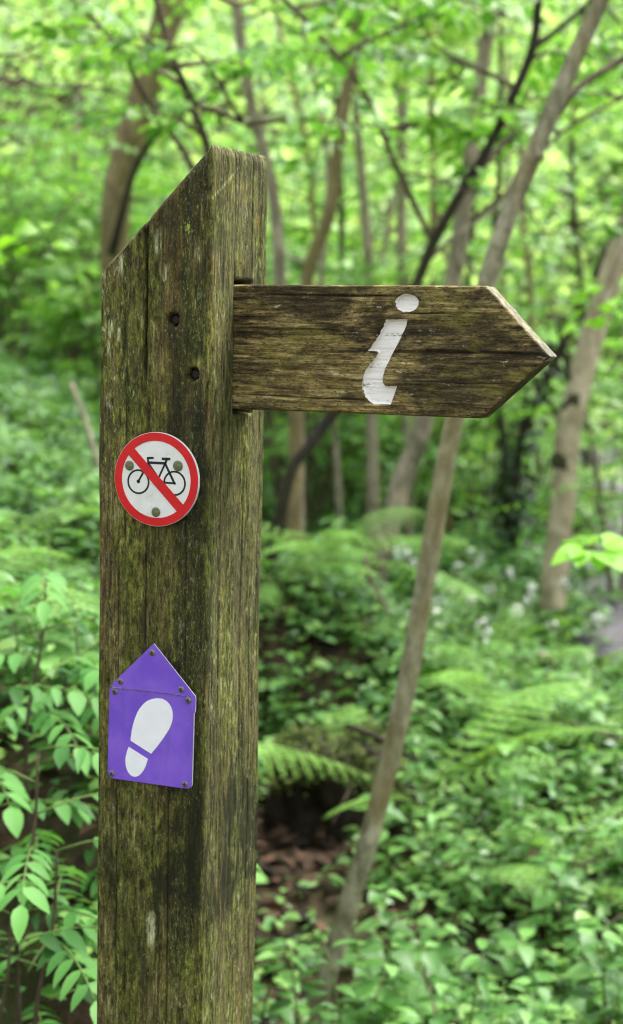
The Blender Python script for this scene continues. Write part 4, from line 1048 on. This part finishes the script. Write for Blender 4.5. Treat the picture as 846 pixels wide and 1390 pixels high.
for i in range(14):                                    # dead stems lying among the leaves
    y = rng.uniform(3.0, 6.5); x = rng.uniform(-0.03, 0.24)*y; z = g1(x, y)+rng.uniform(0.06, 0.2); a = rng.uniform(0, 6.28); l = rng.uniform(0.2, 0.5)
    root = empty('dead_stem', (x, y, z), 'thin dead brown stem lying among the ground cover', 'stem', 'dead stems among the ground cover')
    mb = MB(); d = Vector((math.cos(a), math.sin(a), rng.normal(0, .2)))*l
    tube(mb, catmull([d*-0.5, Vector((0.02, 0, 0.02)), d*0.5], 4), np.linspace(0.004, 0.002, 9), 5, 0, 0.2); mb.build('stem', M['bark_brown'], root)
def cut_stem():
    p = U(740, 930, 5.6); z0 = g1(p.x, p.y); root = empty('cut_stump', (p.x, p.y, z0), 'short dark cut stump standing in the ground cover at the right', 'stump')
    h = max(0.2, U(740, 888, 5.6).z-z0); mb = MB(); tube(mb, [(0, 0, -0.05), (0.005, 0, h*0.5), (0, 0, h-0.02), (0, 0, h)], [0.036, 0.032, 0.031, 0.027], 12, 0, 0.12); mb.build('stump_wood', M['bark_dark'], root)
    mb = MB(); tube(mb, [(0, 0, h-0.003), (0, 0, h+0.003)], [0.026, 0.025], 12); mb.build('cut_face', M['bark_pale'], root)
cut_stem()

# ------------------------------------------------------------------ light
SUN_EL, SUN_AZ = math.radians(65), math.radians(56)     # compass-style: from high, to the right
w = bpy.data.worlds.new('World'); S.world = w; w.use_nodes = True
nt = w.node_tree; bg = nt.nodes['Background']
sky = nt.nodes.new('ShaderNodeTexSky'); sky.sky_type = 'NISHITA'; sky.sun_disc = False
sky.sun_elevation = SUN_EL; sky.sun_rotation = SUN_AZ; sky.air_density = 1.0; sky.dust_density = 4.0; sky.ozone_density = 1.0
hs = nt.nodes.new('ShaderNodeHueSaturation'); hs.inputs['Saturation'].default_value = 0.25
nt.links.new(sky.outputs[0], hs.inputs['Color']); nt.links.new(hs.outputs[0], bg.inputs['Color']); bg.inputs['Strength'].default_value = 0.15
sl = bpy.data.lights.new('sun', 'SUN'); so = bpy.data.objects.new('sun', sl); COL.objects.link(so)
sl.energy = 1.5; sl.angle = math.radians(22); sl.color = (1.0, 0.97, 0.91)
dv = Vector((math.sin(SUN_AZ)*math.cos(SUN_EL), math.cos(SUN_AZ)*math.cos(SUN_EL), math.sin(SUN_EL)))
so.rotation_euler = dv.to_track_quat('Z', 'Y').to_euler(); so.location = (0, 0, 30)

S.view_settings.view_transform = 'Standard'; S.view_settings.look = 'None'; S.view_settings.gamma = 1.0
S.view_settings.exposure = 1.8; S.view_settings.use_curve_mapping = False
S.render.engine = 'CYCLES'
S.cycles.filter_width = 1.1
S.cycles.use_denoising = True
try: S.cycles.denoiser = 'OPENIMAGEDENOISE'
except Exception: pass
S.cycles.max_bounces = 8; S.cycles.diffuse_bounces = 4; S.cycles.transmission_bounces = 4; S.cycles.glossy_bounces = 2
S.cycles.use_adaptive_sampling = True; S.cycles.adaptive_threshold = 0.02
